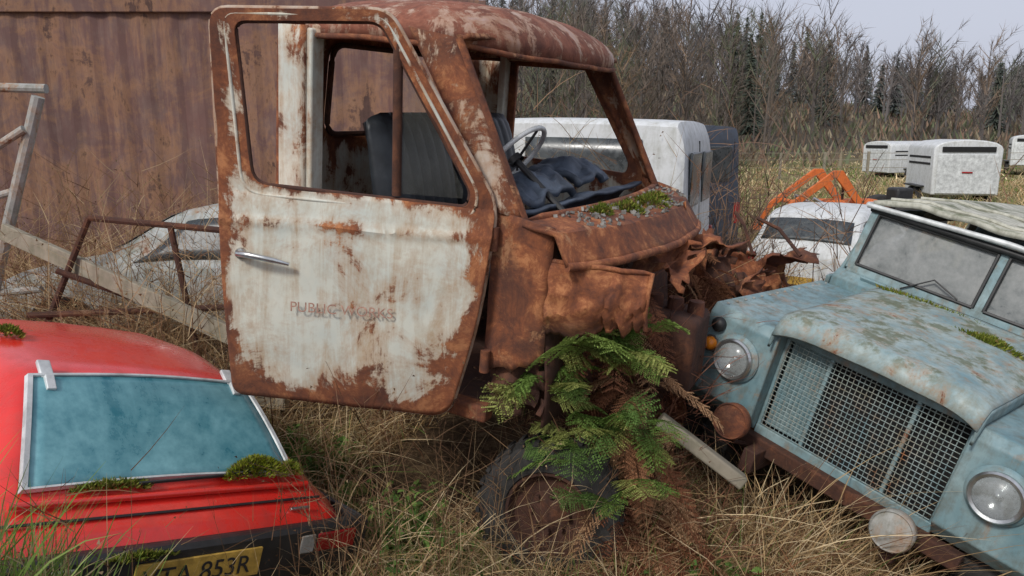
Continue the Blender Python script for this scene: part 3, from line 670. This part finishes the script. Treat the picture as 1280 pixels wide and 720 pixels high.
for sd in(-1,1):
    box('tail_lamp',(-.085,sd*.66,.545+BZ),(.03,.22,.085),M_redlens,C,.008)
    box('tail_lamp_reverse',(-.087,sd*.5,.545+BZ),(.03,.08,.085),M_galv,C,.008)
    sideglass('side_window',RS,.95,2.3,1.0,1.95,M_gdark,C,sd); sideglass('quarter_window',RS,.55,.88,.72,.92,M_gdark,C,sd,.2,.8)
    for x in(.75,3.2): wheel(C,(x,sd*.76,.27),.29,.17,'wheel',rimmat=M_galv); lathe('wheel_arch',[(.36,0),(.345,.012),(.0,.012)],(x,sd*.845,.3),(0,sd,0),M_dark,C,24)
box('number_plate',(-.112,0,.515+BZ),(.012,.52,.115),M_plate,C,.003)
text('number_plate_text','VTA 853R',.105,(-.122,.235,.478+BZ),(rad(90),0,rad(-90)),M_black,C,.001)
grid('windscreen',endglass(RS,1.9,2.5),8,6,M_gdark,C,.004)
moss(C,(.19,-.36,.885),.045,.14,.075,2400,'hatch_moss',(.30,.34,.03)); moss(C,(.18,.26,.875),.025,.14,.022,700,'hatch_moss'); moss(C,(.19,-.54,.885),.035,.05,.045,600,'hatch_moss',(.22,.25,.03))
moss(C,(1.15,.40,1.25),.05,.06,.03,400,'roof_moss')
moss(C,(-.115,.25,.60+BZ),.012,.10,.02,400,'plate_moss')

# ================================================================== background vehicles
car('white_hatchback',(3.9,10.2,-.52),(0,0,rad(52)),M_white)
car('grey_hatchback',(-.5,6.7,-.08),(rad(2),0,rad(176)),M_white2)
car('white_van',(1.75,7.1,.05),(0,0,rad(158)),M_white,'van',.95)
car('dark_van',(2.5,10.4,0),(0,0,rad(120)),M_darkblue,'van',.98)
X0,X1=-9.5,-.35;Yc=8.3
xsn=np.arange(X0,X1,.07);V=[];F=[]
for i,x in enumerate(xsn):
    ph=(i%4); yo=[0,0,.02,.02][ph]
    for z in(.12,.6,1.2,1.8,2.3,2.8,3.2): V.append((x,Yc+yo+.04*nz(x*.8,z*.9,2),z))
for i in range(len(xsn)-1):
    for k in range(6): F.append((i*7+k,(i+1)*7+k,(i+1)*7+k+1,i*7+k+1))
Ct=empty('rusty_shipping_container')
obj('corrugated_side',V,F,M_cont,Ct,smooth=False,solid=.01)
for z in(.12,3.22): box('side_rail',((X0+X1)/2,Yc+.02,z),(X1-X0,.14,.13),M_cont,Ct,.01)
for x in(X0,X1): box('corner_post',(x,Yc+.02,1.67),(.16,.16,3.2),M_cont,Ct,.01)
box('end_wall',(X1,Yc+1.25,1.67),(.06,2.4,3.1),M_cont,Ct,.01); box('far_end_wall',(X0,Yc+1.25,1.67),(.06,2.4,3.1),M_cont,Ct,.01); box('container_roof',((X0+X1)/2,Yc+1.25,3.24),(X1-X0-.2,2.4,.05),M_cont,Ct,.01); box('back_wall',((X0+X1)/2,Yc+2.48,1.67),(X1-X0-.2,.05,3.1),M_cont,Ct,.01)
Gt=empty('tubular_gate')
g=G(); y=5.7
g.add(*tubeg([(-3.45,y,2.18),(-4.27,y,-.1)],.045,10)); g.add(*tubeg([(-3.42,y+.06,2.24),(-5.6,y+.1,2.30)],.035,10)); g.add(*tubeg([(-3.55,y-.05,1.95),(-4.6,y,1.35)],.03,10))
g.add(*tubeg([(-4.9,y+.1,2.28),(-5.3,y+.1,0)],.04,10)); g.add(*tubeg([(-3.7,y,1.5),(-5.2,y+.1,1.1)],.028,10)); g.add(*tubeg([(-3.6,y,.75),(-5.2,y+.1,.6)],.028,10))
g.make('pipes',M_galv,Gt)
# scrap frame lying among the weeds behind the red car
Fr=empty('scrap_metal_frame'); g=G()
for (a,b_) in(((-3.4,5.0,.15),(-2.9,5.2,1.35)),((-2.9,5.2,1.35),(-1.5,5.0,1.25)),((-1.5,5.0,1.25),(-1.35,4.9,.1)),((-3.3,5.05,.7),(-1.4,4.95,.8)),((-2.3,5.1,1.3),(-2.1,5.0,.1)),((-3.1,5.1,1.0),(-1.6,5.3,.35))): g.add(*tubeg([a,b_],.022,8))
g.make('frame_tubes',M_rustdark,Fr)
Pk=empty('wooden_plank'); V,F=bar((-3.7,5.5,1.22),(-1.68,4.65,.62),.05,.12); obj('board',V,F,M_wood,Pk,bevel=.006)
V,F=bar((-3.5,5.1,.42),(-1.4,4.5,.30),.05,.15); Pk2=empty('wooden_plank'); obj('board',V,F,M_wood,Pk2,bevel=.006)
Pk3=empty('timber_rail'); V,F=bar((.66,3.22,.66),(1.02,3.12,.40),.09,.06); obj('board',V,F,M_wood,Pk3,bevel=.01)
S=empty('rusty_scrap_heap',(1.36,4.95,.92))
for k in range(22):
    crumple('sheet_%d'%k,(rnd.uniform(-.5,.65),rnd.uniform(-.5,.6),rnd.uniform(-.6,.22)),rnd.uniform(.22,.5),rnd.uniform(.2,.38),(rnd.uniform(0,3),rnd.uniform(0,3),rnd.uniform(0,3)),M_rust if k%2 else M_rustdark,S,.06,k*1.7,12,bend=rnd.uniform(-.5,.8))
g=G()
for k in range(18):
    a=Vector((rnd.uniform(-.6,.6),rnd.uniform(-.5,.5),rnd.uniform(-.4,.25))); b_=a+Vector((rnd.uniform(-.5,.5),rnd.uniform(-.4,.4),rnd.uniform(-.3,.3))); g.add(*tubeg([a,(a+b_)/2+Vector((0,0,.05)),b_],.012,6))
g.make('bent_rods',M_rustdark,S)
O=empty('orange_tractor_loader',(7.4,16.2,-.55),(0,0,rad(184)),.95)
for sd in(-1,1):
    V,F=prismg([(0,.9),(.7,1.85),(.9,1.85),(1.9,1.1),(2.3,.5),(2.15,.45),(1.8,1.0),(.85,1.70),(.12,.85)],lambda p,a:Vector((p[0],a,p[1])),sd*.42,sd*.50); obj('loader_arm',V,F,M_orange,O,bevel=.01)
    wheel(O,(-.9,sd*.75,.62),.62,.35,'rear_wheel'); wheel(O,(.9,sd*.62,.36),.36,.22,'front_wheel')
    tube('hydraulic_ram',[(.2,sd*.46,.7),(1.3,sd*.46,1.25)],.04,M_chrome,O,8)
box('engine_hood',(.3,0,.95),(1.3,.5,.5),M_orange,O,.08); box('transmission',(-.6,0,.75),(1.0,.4,.4),M_black,O,.05); box('seat',(-.9,0,1.25),(.4,.45,.4),M_black,O,.06)
tube('loader_crossbar',[(1.6,-.5,1.15),(1.6,.5,1.15)],.05,M_orange,O,8)
V,F=prismg([(2.1,.65),(2.1,.15),(2.7,.1),(2.2,.1)],lambda p,a:Vector((p[0],a,p[1])),-.8,.8); obj('bucket',V,F,M_orange,O,bevel=.01)
tube('exhaust',[(.5,.15,1.1),(.5,.15,1.8)],.03,M_rustdark,O,8)
def trailer(loc,yaw,s=1,L_=3.4):
    e=empty('livestock_trailer',loc,(0,0,rad(yaw)),s)
    pr=[(-.95,.5),(.95,.5),(.97,1.9)]+[(.97*math.cos(t)**.7,1.9+.28*math.sin(t)) for t in (.4,.8,1.2)]+[(0,2.2)]+[(-.97*math.cos(t)**.7,1.9+.28*math.sin(t)) for t in (1.2,.8,.4)]+[(-.97,1.9)]
    V,F=prismg(pr,lambda p,a:Vector((a,p[0],p[1])),0,L_); obj('body',V,F,M_white,e,bevel=.04)
    for sd in(-1,1):
        for z in(1.45,1.65): box('vent_slot',(L_/2,sd*.965,z),(L_*.8,.02,.07),M_dark,e,.005)
        for x in(L_*.42,L_*.62): wheel(e,(x,sd*1.02,.34),.33,.18,'wheel')
        box('mudguard',(L_*.52,sd*1.05,.72),(1.5,.25,.05),M_black,e,.02)
    box('tail_ramp',(-.03,0,1.15),(.05,1.7,1.2),M_alu,e,.01); box('rear_top_vent',(-.03,0,1.9),(.04,1.5,.16),M_dark,e,.01)
    box('ramp_handle',(-.07,0,1.2),(.03,.3,.05),M_redlens,e,.01)
    tube('drawbar',[(L_,0,.5),(L_+1.1,0,.45)],.06,M_galv,e,8); tube('jockey_wheel_post',[(L_+.9,0,.8),(L_+.9,0,.05)],.04,M_galv,e,8)
    return e
trailer((12.9,21.8,-.22),78,.92,2.8); trailer((17.0,36,-.2),20,.85); trailer((25.6,38,0),60,.9,3.0)

# ================================================================== exclusion
def inside(P,e,x0,x1,y0,y1):
    Mw=Matrix.LocRotScale(e.location,e.rotation_euler,e.scale).inverted(); A_=np.array(Mw)
    q=P@A_[:3,:3].T+A_[:3,3]; return (q[:,0]>x0)&(q[:,0]<x1)&(q[:,1]>y0)&(q[:,1]<y1)
def keepmask(x,y):
    P=np.stack([x,y,gz(x,y)],1)
    m=inside(P,C,-.08,4,-.80,.80)|inside(P,R_,-3.5,-.12,-.78,.78)|inside(P,T,-1.25,.1,-.85,.9)|inside(P,R_,-.12,.0,-.78,-.46)|inside(P,R_,-.12,.0,.46,.78)
    return ~m
# ================================================================== GRASS
parts=[]
def tufts(n,x0,x1,y0,y1,bl,h0,h1,wd,cols,w,spread=.07,lean=.5,pw=1.,flat=.2,local=None):
    y=y0+(y1-y0)*rng.uniform(0,1,n)**pw; x=rng.uniform(x0,x1,n)
    k=keepmask(x,y)&(np.abs(x)<y*.78+.6); x=x[k];y=y[k];n=len(x)
    X=np.repeat(x,bl)+rng.normal(0,spread,n*bl);Y=np.repeat(y,bl)+rng.normal(0,spread,n*bl)
    hs=np.repeat(rng.uniform(h0,h1,n)*(.6+.5*np.abs(np.sin(x*1.9+y*1.3))),bl)*rng.uniform(.45,1.1,n*bl)
    wind=np.repeat(rng.uniform(0,2*np.pi,n),bl)+rng.normal(0,.9,n*bl)
    ln=rng.gamma(2,lean*.5,n*bl)
    Dv=np.stack([np.cos(wind)*ln,np.sin(wind)*ln,np.ones(n*bl)],1)
    fl=rng.uniform(0,1,n*bl)<flat; Dv[fl,2]*=.15
    tc=np.repeat(pal(n,cols,w,.3),bl,axis=0)*rng.uniform(.65,1.3,(n*bl,1)); own=pal(n*bl,cols,w,.25); mx=rng.uniform(0,1,(n*bl,1))<.3
    Cc=np.where(mx,own,tc)
    P=np.stack([X,Y,gz(X,Y)-.01],1)
    parts.append(ribbons(P,Dv,hs,rng.uniform(wd*.6,wd*1.2,n*bl),rng.uniform(.1,.55,n*bl),np.clip(Cc,0,1),3,np.stack([np.cos(wind),np.sin(wind),0*wind],1)*rng.uniform(0,.4,(n*bl,1))))
tufts(4300,-3.4,3.3,2.2,4.8,16,.18,.50,.006,STRAW,[5,4,3,3,3.2,3],.06,.6,1,.3)
tufts(420,-.9,.5,2.5,3.5,14,.35,.75,.0055,STRAW,[5,4,5,1,1.2,2],.08,.9,1,.15)
tufts(420,.95,1.75,2.45,3.35,16,.45,.88,.0055,STRAW,[5,4,4,2,.8,2.5],.07,.6,1,.1)
tufts(4800,-7,8,4.5,12,13,.22,.60,.010,STRAW,[5,4,4,2,2.4,2],.09,.45,1,.2)
tufts(4600,-10,26,11,32,9,.25,.6,.022,STRAW,[3,2,5,.6,3.8,1],.2,.4,1,.1)
tufts(2200,-10,50,28,58,6,.3,.6,.05,STRAW,[3,1,5,.3,4,.5],.4,.4,1,.1)
def greens(cx,cy,r,n,h=.2):
    x=rng.normal(cx,r,n);y=rng.normal(cy,r*.6,n);k=keepmask(x,y);x=x[k];y=y[k];n=len(x);a=rng.uniform(0,6.28,n);l=rng.uniform(.1,.8,n)
    parts.append(ribbons(np.stack([x,y,gz(x,y)],1),np.stack([np.cos(a)*l,np.sin(a)*l,np.ones(n)],1),rng.uniform(.4,1.2,n)*h,np.full(n,.006),rng.uniform(.1,.5,n),pal(n,[(.17,.26,.06),(.25,.34,.10),(.12,.18,.045),(.4,.33,.18)],[3,2,2,1.5]),4))
greens(-1.25,1.62,.16,1800,.52);greens(-1.0,1.72,.12,800,.48);greens(-.25,3.05,.25,2200,.30);greens(.35,2.75,.3,2400,.32);greens(-.5,3.5,.25,2000,.36);greens(-2.6,5.5,.5,2200,.4);greens(.95,2.65,.25,2200,.36);greens(1.6,2.3,.2,900,.3);greens(-1.6,4.2,.3,1600,.4)
greens(5.5,14,1.5,3000,.3);greens(9,20,2.5,3500,.4)
ribobj('dry_grass',parts,M_veg)
parts=[]
def stalks(n,x0,x1,y0,y1,h0,h1,w=.006,cols=((.30,.19,.10),(.46,.34,.20),(.16,.09,.05)),br=5,seed=.35):
    x=rng.uniform(x0,x1,n);y=rng.uniform(y0,y1,n);k=keepmask(x,y);x=x[k];y=y[k];n=len(x)
    P=np.stack([x,y,gz(x,y)],1);Dv=np.stack([rng.normal(0,.16,n),rng.normal(0,.16,n),np.ones(n)],1);H=rng.uniform(h0,h1,n);dr_=rng.uniform(0,.18,n);Cc=pal(n,cols,[1]*len(cols))
    parts.append(ribbons(P,Dv,H,np.full(n,w),dr_,Cc,5)); Du=unit(Dv)
    for b_ in range(br):
        t=rng.uniform(.35,.98,n);Q=P+Du*(H*t)[:,None];Q[:,2]-=dr_*H*t*t
        a=rng.uniform(0,6.28,n);D2=np.stack([np.cos(a),np.sin(a),rng.uniform(.3,1.4,n)],1);l=H*rng.uniform(.08,.28,n)
        parts.append(ribbons(Q,D2,l,np.full(n,w*.7),rng.uniform(-.2,.4,n),Cc,3))
        kk=rng.uniform(0,1,n)<seed
        E=(Q+unit(D2)*l[:,None])[kk]
        if len(E): parts.append(ribbons(E-.005,rng.normal(0,1,(len(E),3)),np.full(len(E),w*3),np.full(len(E),w*2),np.zeros(len(E)),Cc[kk]*.7,1))
stalks(110,-1.1,.4,2.3,3.1,.5,1.0,.0035); stalks(34,-.75,-.2,2.35,2.8,.85,1.2,.004,((.13,.075,.045),(.2,.12,.07)),seed=.9)
stalks(30,-1.4,-.95,1.5,1.9,.6,.85,.004)
stalks(520,-4.6,-1.2,4.0,7.8,.8,1.9,.007); stalks(260,-1.6,1.2,5.2,6.6,1.1,2.1,.007); stalks(160,2.2,5,5.5,9,.6,1.2,.008)
stalks(50,-2.9,-1.9,3.9,5.0,.7,1.3,.005)
def longstraw(n,cx,cy,sx,sy,h0=.6,h1=1.1,cw=(3,2,3,1)):
    x=rng.normal(cx,sx,n);y=rng.normal(cy,sy,n);k=keepmask(x,y);x=x[k];y=y[k];n=len(x);a=rng.uniform(0,6.28,n);l=rng.uniform(.1,1.0,n)
    parts.append(ribbons(np.stack([x,y,gz(x,y)],1),np.stack([np.cos(a)*l,np.sin(a)*l,np.ones(n)],1),rng.uniform(h0,h1,n),np.full(n,.006),rng.uniform(.2,.9,n),pal(n,STRAW[:4],cw),6,np.stack([np.cos(a),np.sin(a),0*a],1)*.4))
longstraw(3600,-2.6,5.8,1.2,.6,.9,1.9,(2,3,2,3)); longstraw(1200,-.2,6.2,.8,.4,1.2,2.3); longstraw(800,-.35,3.0,.35,.25,.4,.8); longstraw(1700,-1.7,4.4,.5,.4,.5,1.0); longstraw(600,2.2,6.5,.6,.6,.6,1.2); longstraw(1200,1.22,2.98,.22,.18,.6,1.05,(3,3,2,4)); longstraw(900,-4.5,6.6,1.0,.6,1.4,2.4,(2,3,1,2))
ribobj('dead_weed_stalks',parts,M_veg)
def weeds(name,cx,cy,r,n,h):
    parts=[];x=rng.normal(cx,r,n);y=rng.normal(cy,r*.7,n);k=keepmask(x,y);x=x[k];y=y[k];n=len(x)
    P=np.stack([x,y,gz(x,y)],1);Dv=np.stack([rng.normal(0,.2,n),rng.normal(0,.2,n),np.ones(n)],1);H=rng.uniform(.5,1,n)*h
    parts.append(ribbons(P,Dv,H,np.full(n,.004),np.zeros(n),pal(n,[(.14,.17,.06)],[1]),3));Du=unit(Dv)
    for j in range(9):
        t=.2+.8*j/9+rng.uniform(-.05,.05,n);Q=P+Du*(H*t)[:,None];a=rng.uniform(0,6.28,n)
        for s in(0,math.pi):
            parts.append(ribbons(Q,np.stack([np.cos(a+s),np.sin(a+s),rng.uniform(-.1,.5,n)],1),rng.uniform(.03,.065,n)*(1.2-t*.6),rng.uniform(.018,.032,n),rng.uniform(.2,.6,n),pal(n,[(.11,.20,.05),(.17,.27,.07),(.08,.14,.04),(.25,.24,.08)],[3,3,2,.7]),3))
    ribobj(name,parts,M_leaf)
weeds('nettle_patch',-.45,3.2,.22,90,.42);weeds('nettle_patch',.15,2.65,.15,50,.30);weeds('nettle_patch',-1.15,3.9,.2,45,.4);weeds('nettle_patch',.9,2.75,.14,50,.34)
def shrub(name,cx,cy,rx,ry,z0,h,n,w=.008,cols=((.17,.11,.08),(.27,.17,.11),(.12,.085,.065)),depth=3,lean=.6):
    parts=[]
    x=rng.normal(cx,rx,n);y=rng.normal(cy,ry,n);z=gz(x,y)+z0
    P=np.stack([x,y,z],1);a=rng.uniform(0,6.28,n);l=rng.gamma(2,lean/2,n);Dv=np.stack([np.cos(a)*l,np.sin(a)*l,np.ones(n)],1);H=rng.uniform(.5,1,n)*h;W=np.full(n,w)
    for lv in range(depth):
        Cc=pal(len(P),cols,[1]*len(cols));dr_=rng.uniform(-.1,.4,len(P)); parts.append(ribbons(P,Dv,H,W,dr_,Cc,4))
        k=4 if lv==0 else 3
        Pn=[];Dn=[];Hn=[];Wn=[];Du=unit(Dv)
        for _ in range(k):
            t=rng.uniform(.3,1,len(P));Q=P+Du*(H*t)[:,None];Q[:,2]-=dr_*H*t*t
            Pn.append(Q);Dn.append(Du+rng.normal(0,.55,(len(P),3)));Hn.append(H*rng.uniform(.25,.5,len(P)));Wn.append(W*.6)
        P=np.concatenate(Pn);Dv=np.concatenate(Dn);H=np.concatenate(Hn);W=np.concatenate(Wn)
    return ribobj(name,parts,M_twig)
shrub('bare_shrub',2.1,9.2,.9,.8,0,2.3,90,.018)
shrub('bare_shrub',3.4,13,1.5,1.2,0,2.6,90,.026)
shrub('bare_shrub',.6,11,1.0,.8,0,3.0,80,.022)
BR=((.17,.07,.045),(.27,.13,.08),(.10,.05,.035))
shrub('bramble_thicket',.56,3.75,.10,.25,.0,.9,130,.008,BR,3,.5)
shrub('bramble_thicket',-2.3,5.0,.9,.4,0,1.1,170,.009,lean=1.1)
shrub('bramble_thicket',1.5,5.3,.5,.4,0,1.0,110,.009,BR,3,.8)
shrub('bramble_thicket',.60,3.05,.16,.12,0,.45,80,.007,BR,3,1.0)
# ================================================================== FERNS
def frond(base,az,length,rise,colr,droop=.55,parts=None,npair=19):
    d=np.array([math.cos(az)*math.cos(rise),math.sin(az)*math.cos(rise),math.sin(rise)]);P0=np.array(base,float)
    side=np.array([-math.sin(az),math.cos(az),0]); tw=rng.normal(0,.35); side=side+np.array([0,0,tw]);side/=np.linalg.norm(side)
    sb=side*rng.normal(0,.15)
    cur=lambda t:P0+d*length*t-np.array([0,0,1])*droop*length*t*t+sb*length*t*t
    rach=[cur(t) for t in np.linspace(0,1,9)]
    pp=np.array(rach[:-1]);dd=np.array(rach[1:])-pp;ll=np.linalg.norm(dd,axis=1)
    parts.append(ribbons(pp,dd,ll*1.05,np.full(8,.005),np.zeros(8),np.tile(np.array(colr)*.6,(8,1)),1))
    Ps=[];Ds=[];Ls=[];Ws=[]
    for i in range(npair):
        t=.18+.82*i/npair; p=cur(t);tan=cur(min(1,t+.02))-cur(t-.02);tan/=np.linalg.norm(tan)
        pl=length*.24*math.sin(math.pi*(.10+.90*(1-t)**.8*.95))**.8
        for s in(-1,1):
            pd=side*s+tan*rng.uniform(.35,.6)-np.array([0,0,rng.uniform(0,.35)]);pd/=np.linalg.norm(pd)
            m_=8; tt=(np.arange(m_)+.5)/m_
            for q in tt:
                bp_=p+pd*pl*q; ll_=pl*.20*(1-q*.75)
                for s2 in(-1,1):
                    Ps.append(bp_);Ds.append(tan*s2+pd*.6);Ls.append(ll_+.002);Ws.append(pl*.085)
            Ps.append(p);Ds.append(pd);Ls.append(pl);Ws.append(.003)
    Ps=np.array(Ps);Ds=unit(np.array(Ds));Ls=np.array(Ls);Ws=np.array(Ws);N=len(Ps)
    up=np.cross(side,d);S=unit(np.cross(Ds,np.tile(up,(N,1))+rng.normal(0,.25,(N,3))))
    V=np.zeros((N,4,3));V[:,0]=Ps-S*Ws[:,None]*.3;V[:,1]=Ps+Ds*(Ls*.45)[:,None]-S*Ws[:,None]*.5;V[:,2]=Ps+Ds*Ls[:,None];V[:,3]=Ps+Ds*(Ls*.45)[:,None]+S*Ws[:,None]*.5
    Cc=np.clip(np.array(colr)*(1+rng.uniform(-.3,.3,(N,1))),0,1)
    parts.append((V.reshape(-1,3),(np.arange(N)*4)[:,None]+np.array([[0,1,2,3]]),np.repeat(Cc,4,axis=0)))
def fern(name,base,n,length,green=True,az0=None,spr=math.pi,rise=(.5,1.2),drp=(.35,.8)):
    parts=[]
    for k in range(n):
        az=rng.uniform(0,6.28) if az0 is None else az0+rng.uniform(-spr,spr)
        c=[(.16,.25,.06),(.25,.35,.09),(.12,.20,.055),(.33,.36,.11)][rng.integers(4)] if green else [(.24,.10,.055),(.33,.16,.085),(.17,.075,.045),(.42,.25,.14)][rng.integers(4)]
        frond(np.array(base)+rng.normal(0,.04,3),az,length*rng.uniform(.6,1.15),rng.uniform(*rise),c,rng.uniform(*drp),parts)
    return ribobj(name,parts,M_leaf)
az=-2.1
for (x,y,z,l,n) in((.22,3.06,.84,.42,7),(.36,3.12,.92,.46,8),(.48,3.16,.92,.44,8),(.52,3.2,1.06,.40,7),(.42,3.05,.66,.40,8),(.50,3.05,.66,.36,7),(.26,2.98,.60,.34,7),(.42,2.92,.42,.34,6)):
    fern('fern',(x,y,z),n,l,True,az,1.5)
for (x,y,z,l,n) in((.50,3.40,1.20,.36,14),(.55,3.55,1.15,.34,12),(.54,3.25,.80,.32,12),(.52,3.15,.55,.34,12),(.54,3.7,1.25,.34,10),(.56,3.05,.38,.36,14),(.46,2.98,.28,.34,10),(.66,2.95,.22,.34,12),(.58,2.85,.12,.34,10),(.42,2.82,.12,.32,8),(.50,4.1,1.3,.38,12),(1.0,4.7,1.2,.42,12),(1.25,4.9,1.0,.42,12),(1.45,4.75,.85,.38,9)):
    fern('dead_fern',(x,y,z),n,l,False,-2.0,1.9,(-.6,.8),(.5,1.2))
for (x,y,l,n) in((-.35,3.25,.30,7),(-.95,3.7,.28,6),(.95,2.72,.3,6),(.1,2.7,.26,6)):
    fern('fern',(x,y,float(gz(x,y))+.02),n,l,True)
# ================================================================== woodland
parts=[]
def haze_tint(c,y):  # distance haze painted into tree colours: paler and greyer further away
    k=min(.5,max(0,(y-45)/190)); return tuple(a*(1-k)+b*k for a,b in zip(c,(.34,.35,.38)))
def trees(n,x0,x1,y0,y1,h0,h1,con=.15,tw=150):
    for i in range(n):
        x=rnd.uniform(x0,x1);y=rnd.uniform(y0,y1);z=float(gz(x,y));h=rnd.uniform(h0,h1)*(1-.35*float(sst((x-8)/60)));conif=rnd.random()<con
        k=tw; sc_=y/80
        if conif:
            h*=.95
            t=rng.uniform(.08,1,k*2);P=np.stack([np.full(k*2,x),np.full(k*2,y),z+h*t],1);a=rng.uniform(0,6.28,k*2);Dv=np.stack([np.cos(a),np.sin(a),rng.uniform(-.3,.2,k*2)],1)
            parts.append(ribbons(P,Dv,(1-t)*h*.2+.2,np.full(k*2,.22*sc_),np.full(k*2,.2),pal(k*2,[haze_tint((.05,.07,.045),y),haze_tint((.07,.09,.06),y)],[1,1]),2))
        else:
            base=np.array([[x,y,z]]);parts.append(ribbons(base,np.array([[rnd.uniform(-.05,.05),rnd.uniform(-.05,.05),1]]),np.array([h*.9]),np.array([.22*sc_]),np.array([0]),np.array([haze_tint((.12,.10,.085),y)]),3))
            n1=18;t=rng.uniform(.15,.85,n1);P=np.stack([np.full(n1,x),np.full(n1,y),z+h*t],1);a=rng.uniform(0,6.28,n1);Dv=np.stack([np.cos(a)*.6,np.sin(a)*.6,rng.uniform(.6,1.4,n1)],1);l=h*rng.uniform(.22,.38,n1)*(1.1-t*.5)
            cb=haze_tint([(.14,.115,.095),(.19,.15,.12),(.13,.14,.085),(.24,.165,.105),(.11,.095,.085)][rnd.randrange(5)],y)
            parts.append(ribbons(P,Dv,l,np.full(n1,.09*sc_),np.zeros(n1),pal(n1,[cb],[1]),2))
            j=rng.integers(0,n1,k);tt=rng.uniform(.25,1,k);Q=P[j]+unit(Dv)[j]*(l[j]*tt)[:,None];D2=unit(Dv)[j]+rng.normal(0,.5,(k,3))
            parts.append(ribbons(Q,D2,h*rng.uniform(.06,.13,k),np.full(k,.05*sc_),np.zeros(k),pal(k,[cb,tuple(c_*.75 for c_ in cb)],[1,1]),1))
trees(110,-25,22,50,75,8,12,.05,190); trees(280,0,85,62,100,7,12,.06,200); trees(280,-20,120,92,135,7,12,.25,130); trees(18,1,14,40,50,6,8.5,.0,240)
ribobj('distant_woodland',parts,M_twig)
parts=[];n=15000;x=rng.uniform(-30,110,n);y=rng.uniform(46,130,n);a=rng.uniform(0,6.28,n)
parts.append(ribbons(np.stack([x,y,gz(x,y)],1),np.stack([np.cos(a)*.5,np.sin(a)*.5,np.ones(n)],1),rng.uniform(.4,1.5,n),np.full(n,.2),np.zeros(n),pal(n,[(.20,.16,.12),(.26,.22,.15),(.15,.17,.10),(.27,.18,.13)],[3,2,2,2]),2))
ribobj('hillside_undergrowth',parts,M_twig)
Fn=empty('wire_fence');g=G()
for k in range(22):
    x=4+k*2.0;y=34+.1*k;g.add(*boxg((x,y,float(gz(x,y))+.6),(.1,.1,1.25)))
for z in(.5,.85,1.15): g.add(*tubeg([(4,34,z),(46,36.1,z)],.012,5))
g.make('posts_and_wire',M_wood,Fn)
# ================================================================== world, sun, camera
w=bpy.data.worlds.new('World');sc.world=w;w.use_nodes=True;nt=w.node_tree;bg=nt.nodes['Background']
sk=nt.nodes.new('ShaderNodeTexSky');sk.sky_type='NISHITA';sk.sun_disc=False;sk.sun_elevation=rad(42);sk.sun_rotation=rad(215);sk.air_density=1;sk.dust_density=3;sk.ozone_density=2
hs=nt.nodes.new('ShaderNodeHueSaturation');hs.inputs['Saturation'].default_value=.3;L(nt,sk.outputs[0],hs.inputs['Color'])
mx=nt.nodes.new('ShaderNodeMix');mx.data_type='RGBA';mx.inputs[0].default_value=.6;mx.inputs[7].default_value=(5.7,6.0,7.4,1);L(nt,hs.outputs[0],mx.inputs[6])
L(nt,mx.outputs[2],bg.inputs[0]);bg.inputs[1].default_value=.112
sd=bpy.data.lights.new('sun','SUN');sd.energy=2.1;sd.angle=rad(10);sd.color=(1,.96,.9);so=bpy.data.objects.new('sun',sd);col.objects.link(so)
az_=rad(215);el=rad(42);dirv=Vector((math.sin(az_)*math.cos(el),math.cos(az_)*math.cos(el),math.sin(el)));so.rotation_euler=dirv.to_track_quat('Z','Y').to_euler()
cd=bpy.data.cameras.new('camera');cam=bpy.data.objects.new('camera',cd);col.objects.link(cam);cam.location=(0,0,1.9);cam.rotation_euler=(rad(90-11.31),0,0);cd.lens=26.72;cd.sensor_width=36;cd.clip_end=2000;cd.clip_start=.05;sc.camera=cam
sc.view_settings.view_transform='Standard';sc.view_settings.look='None';sc.view_settings.exposure=0
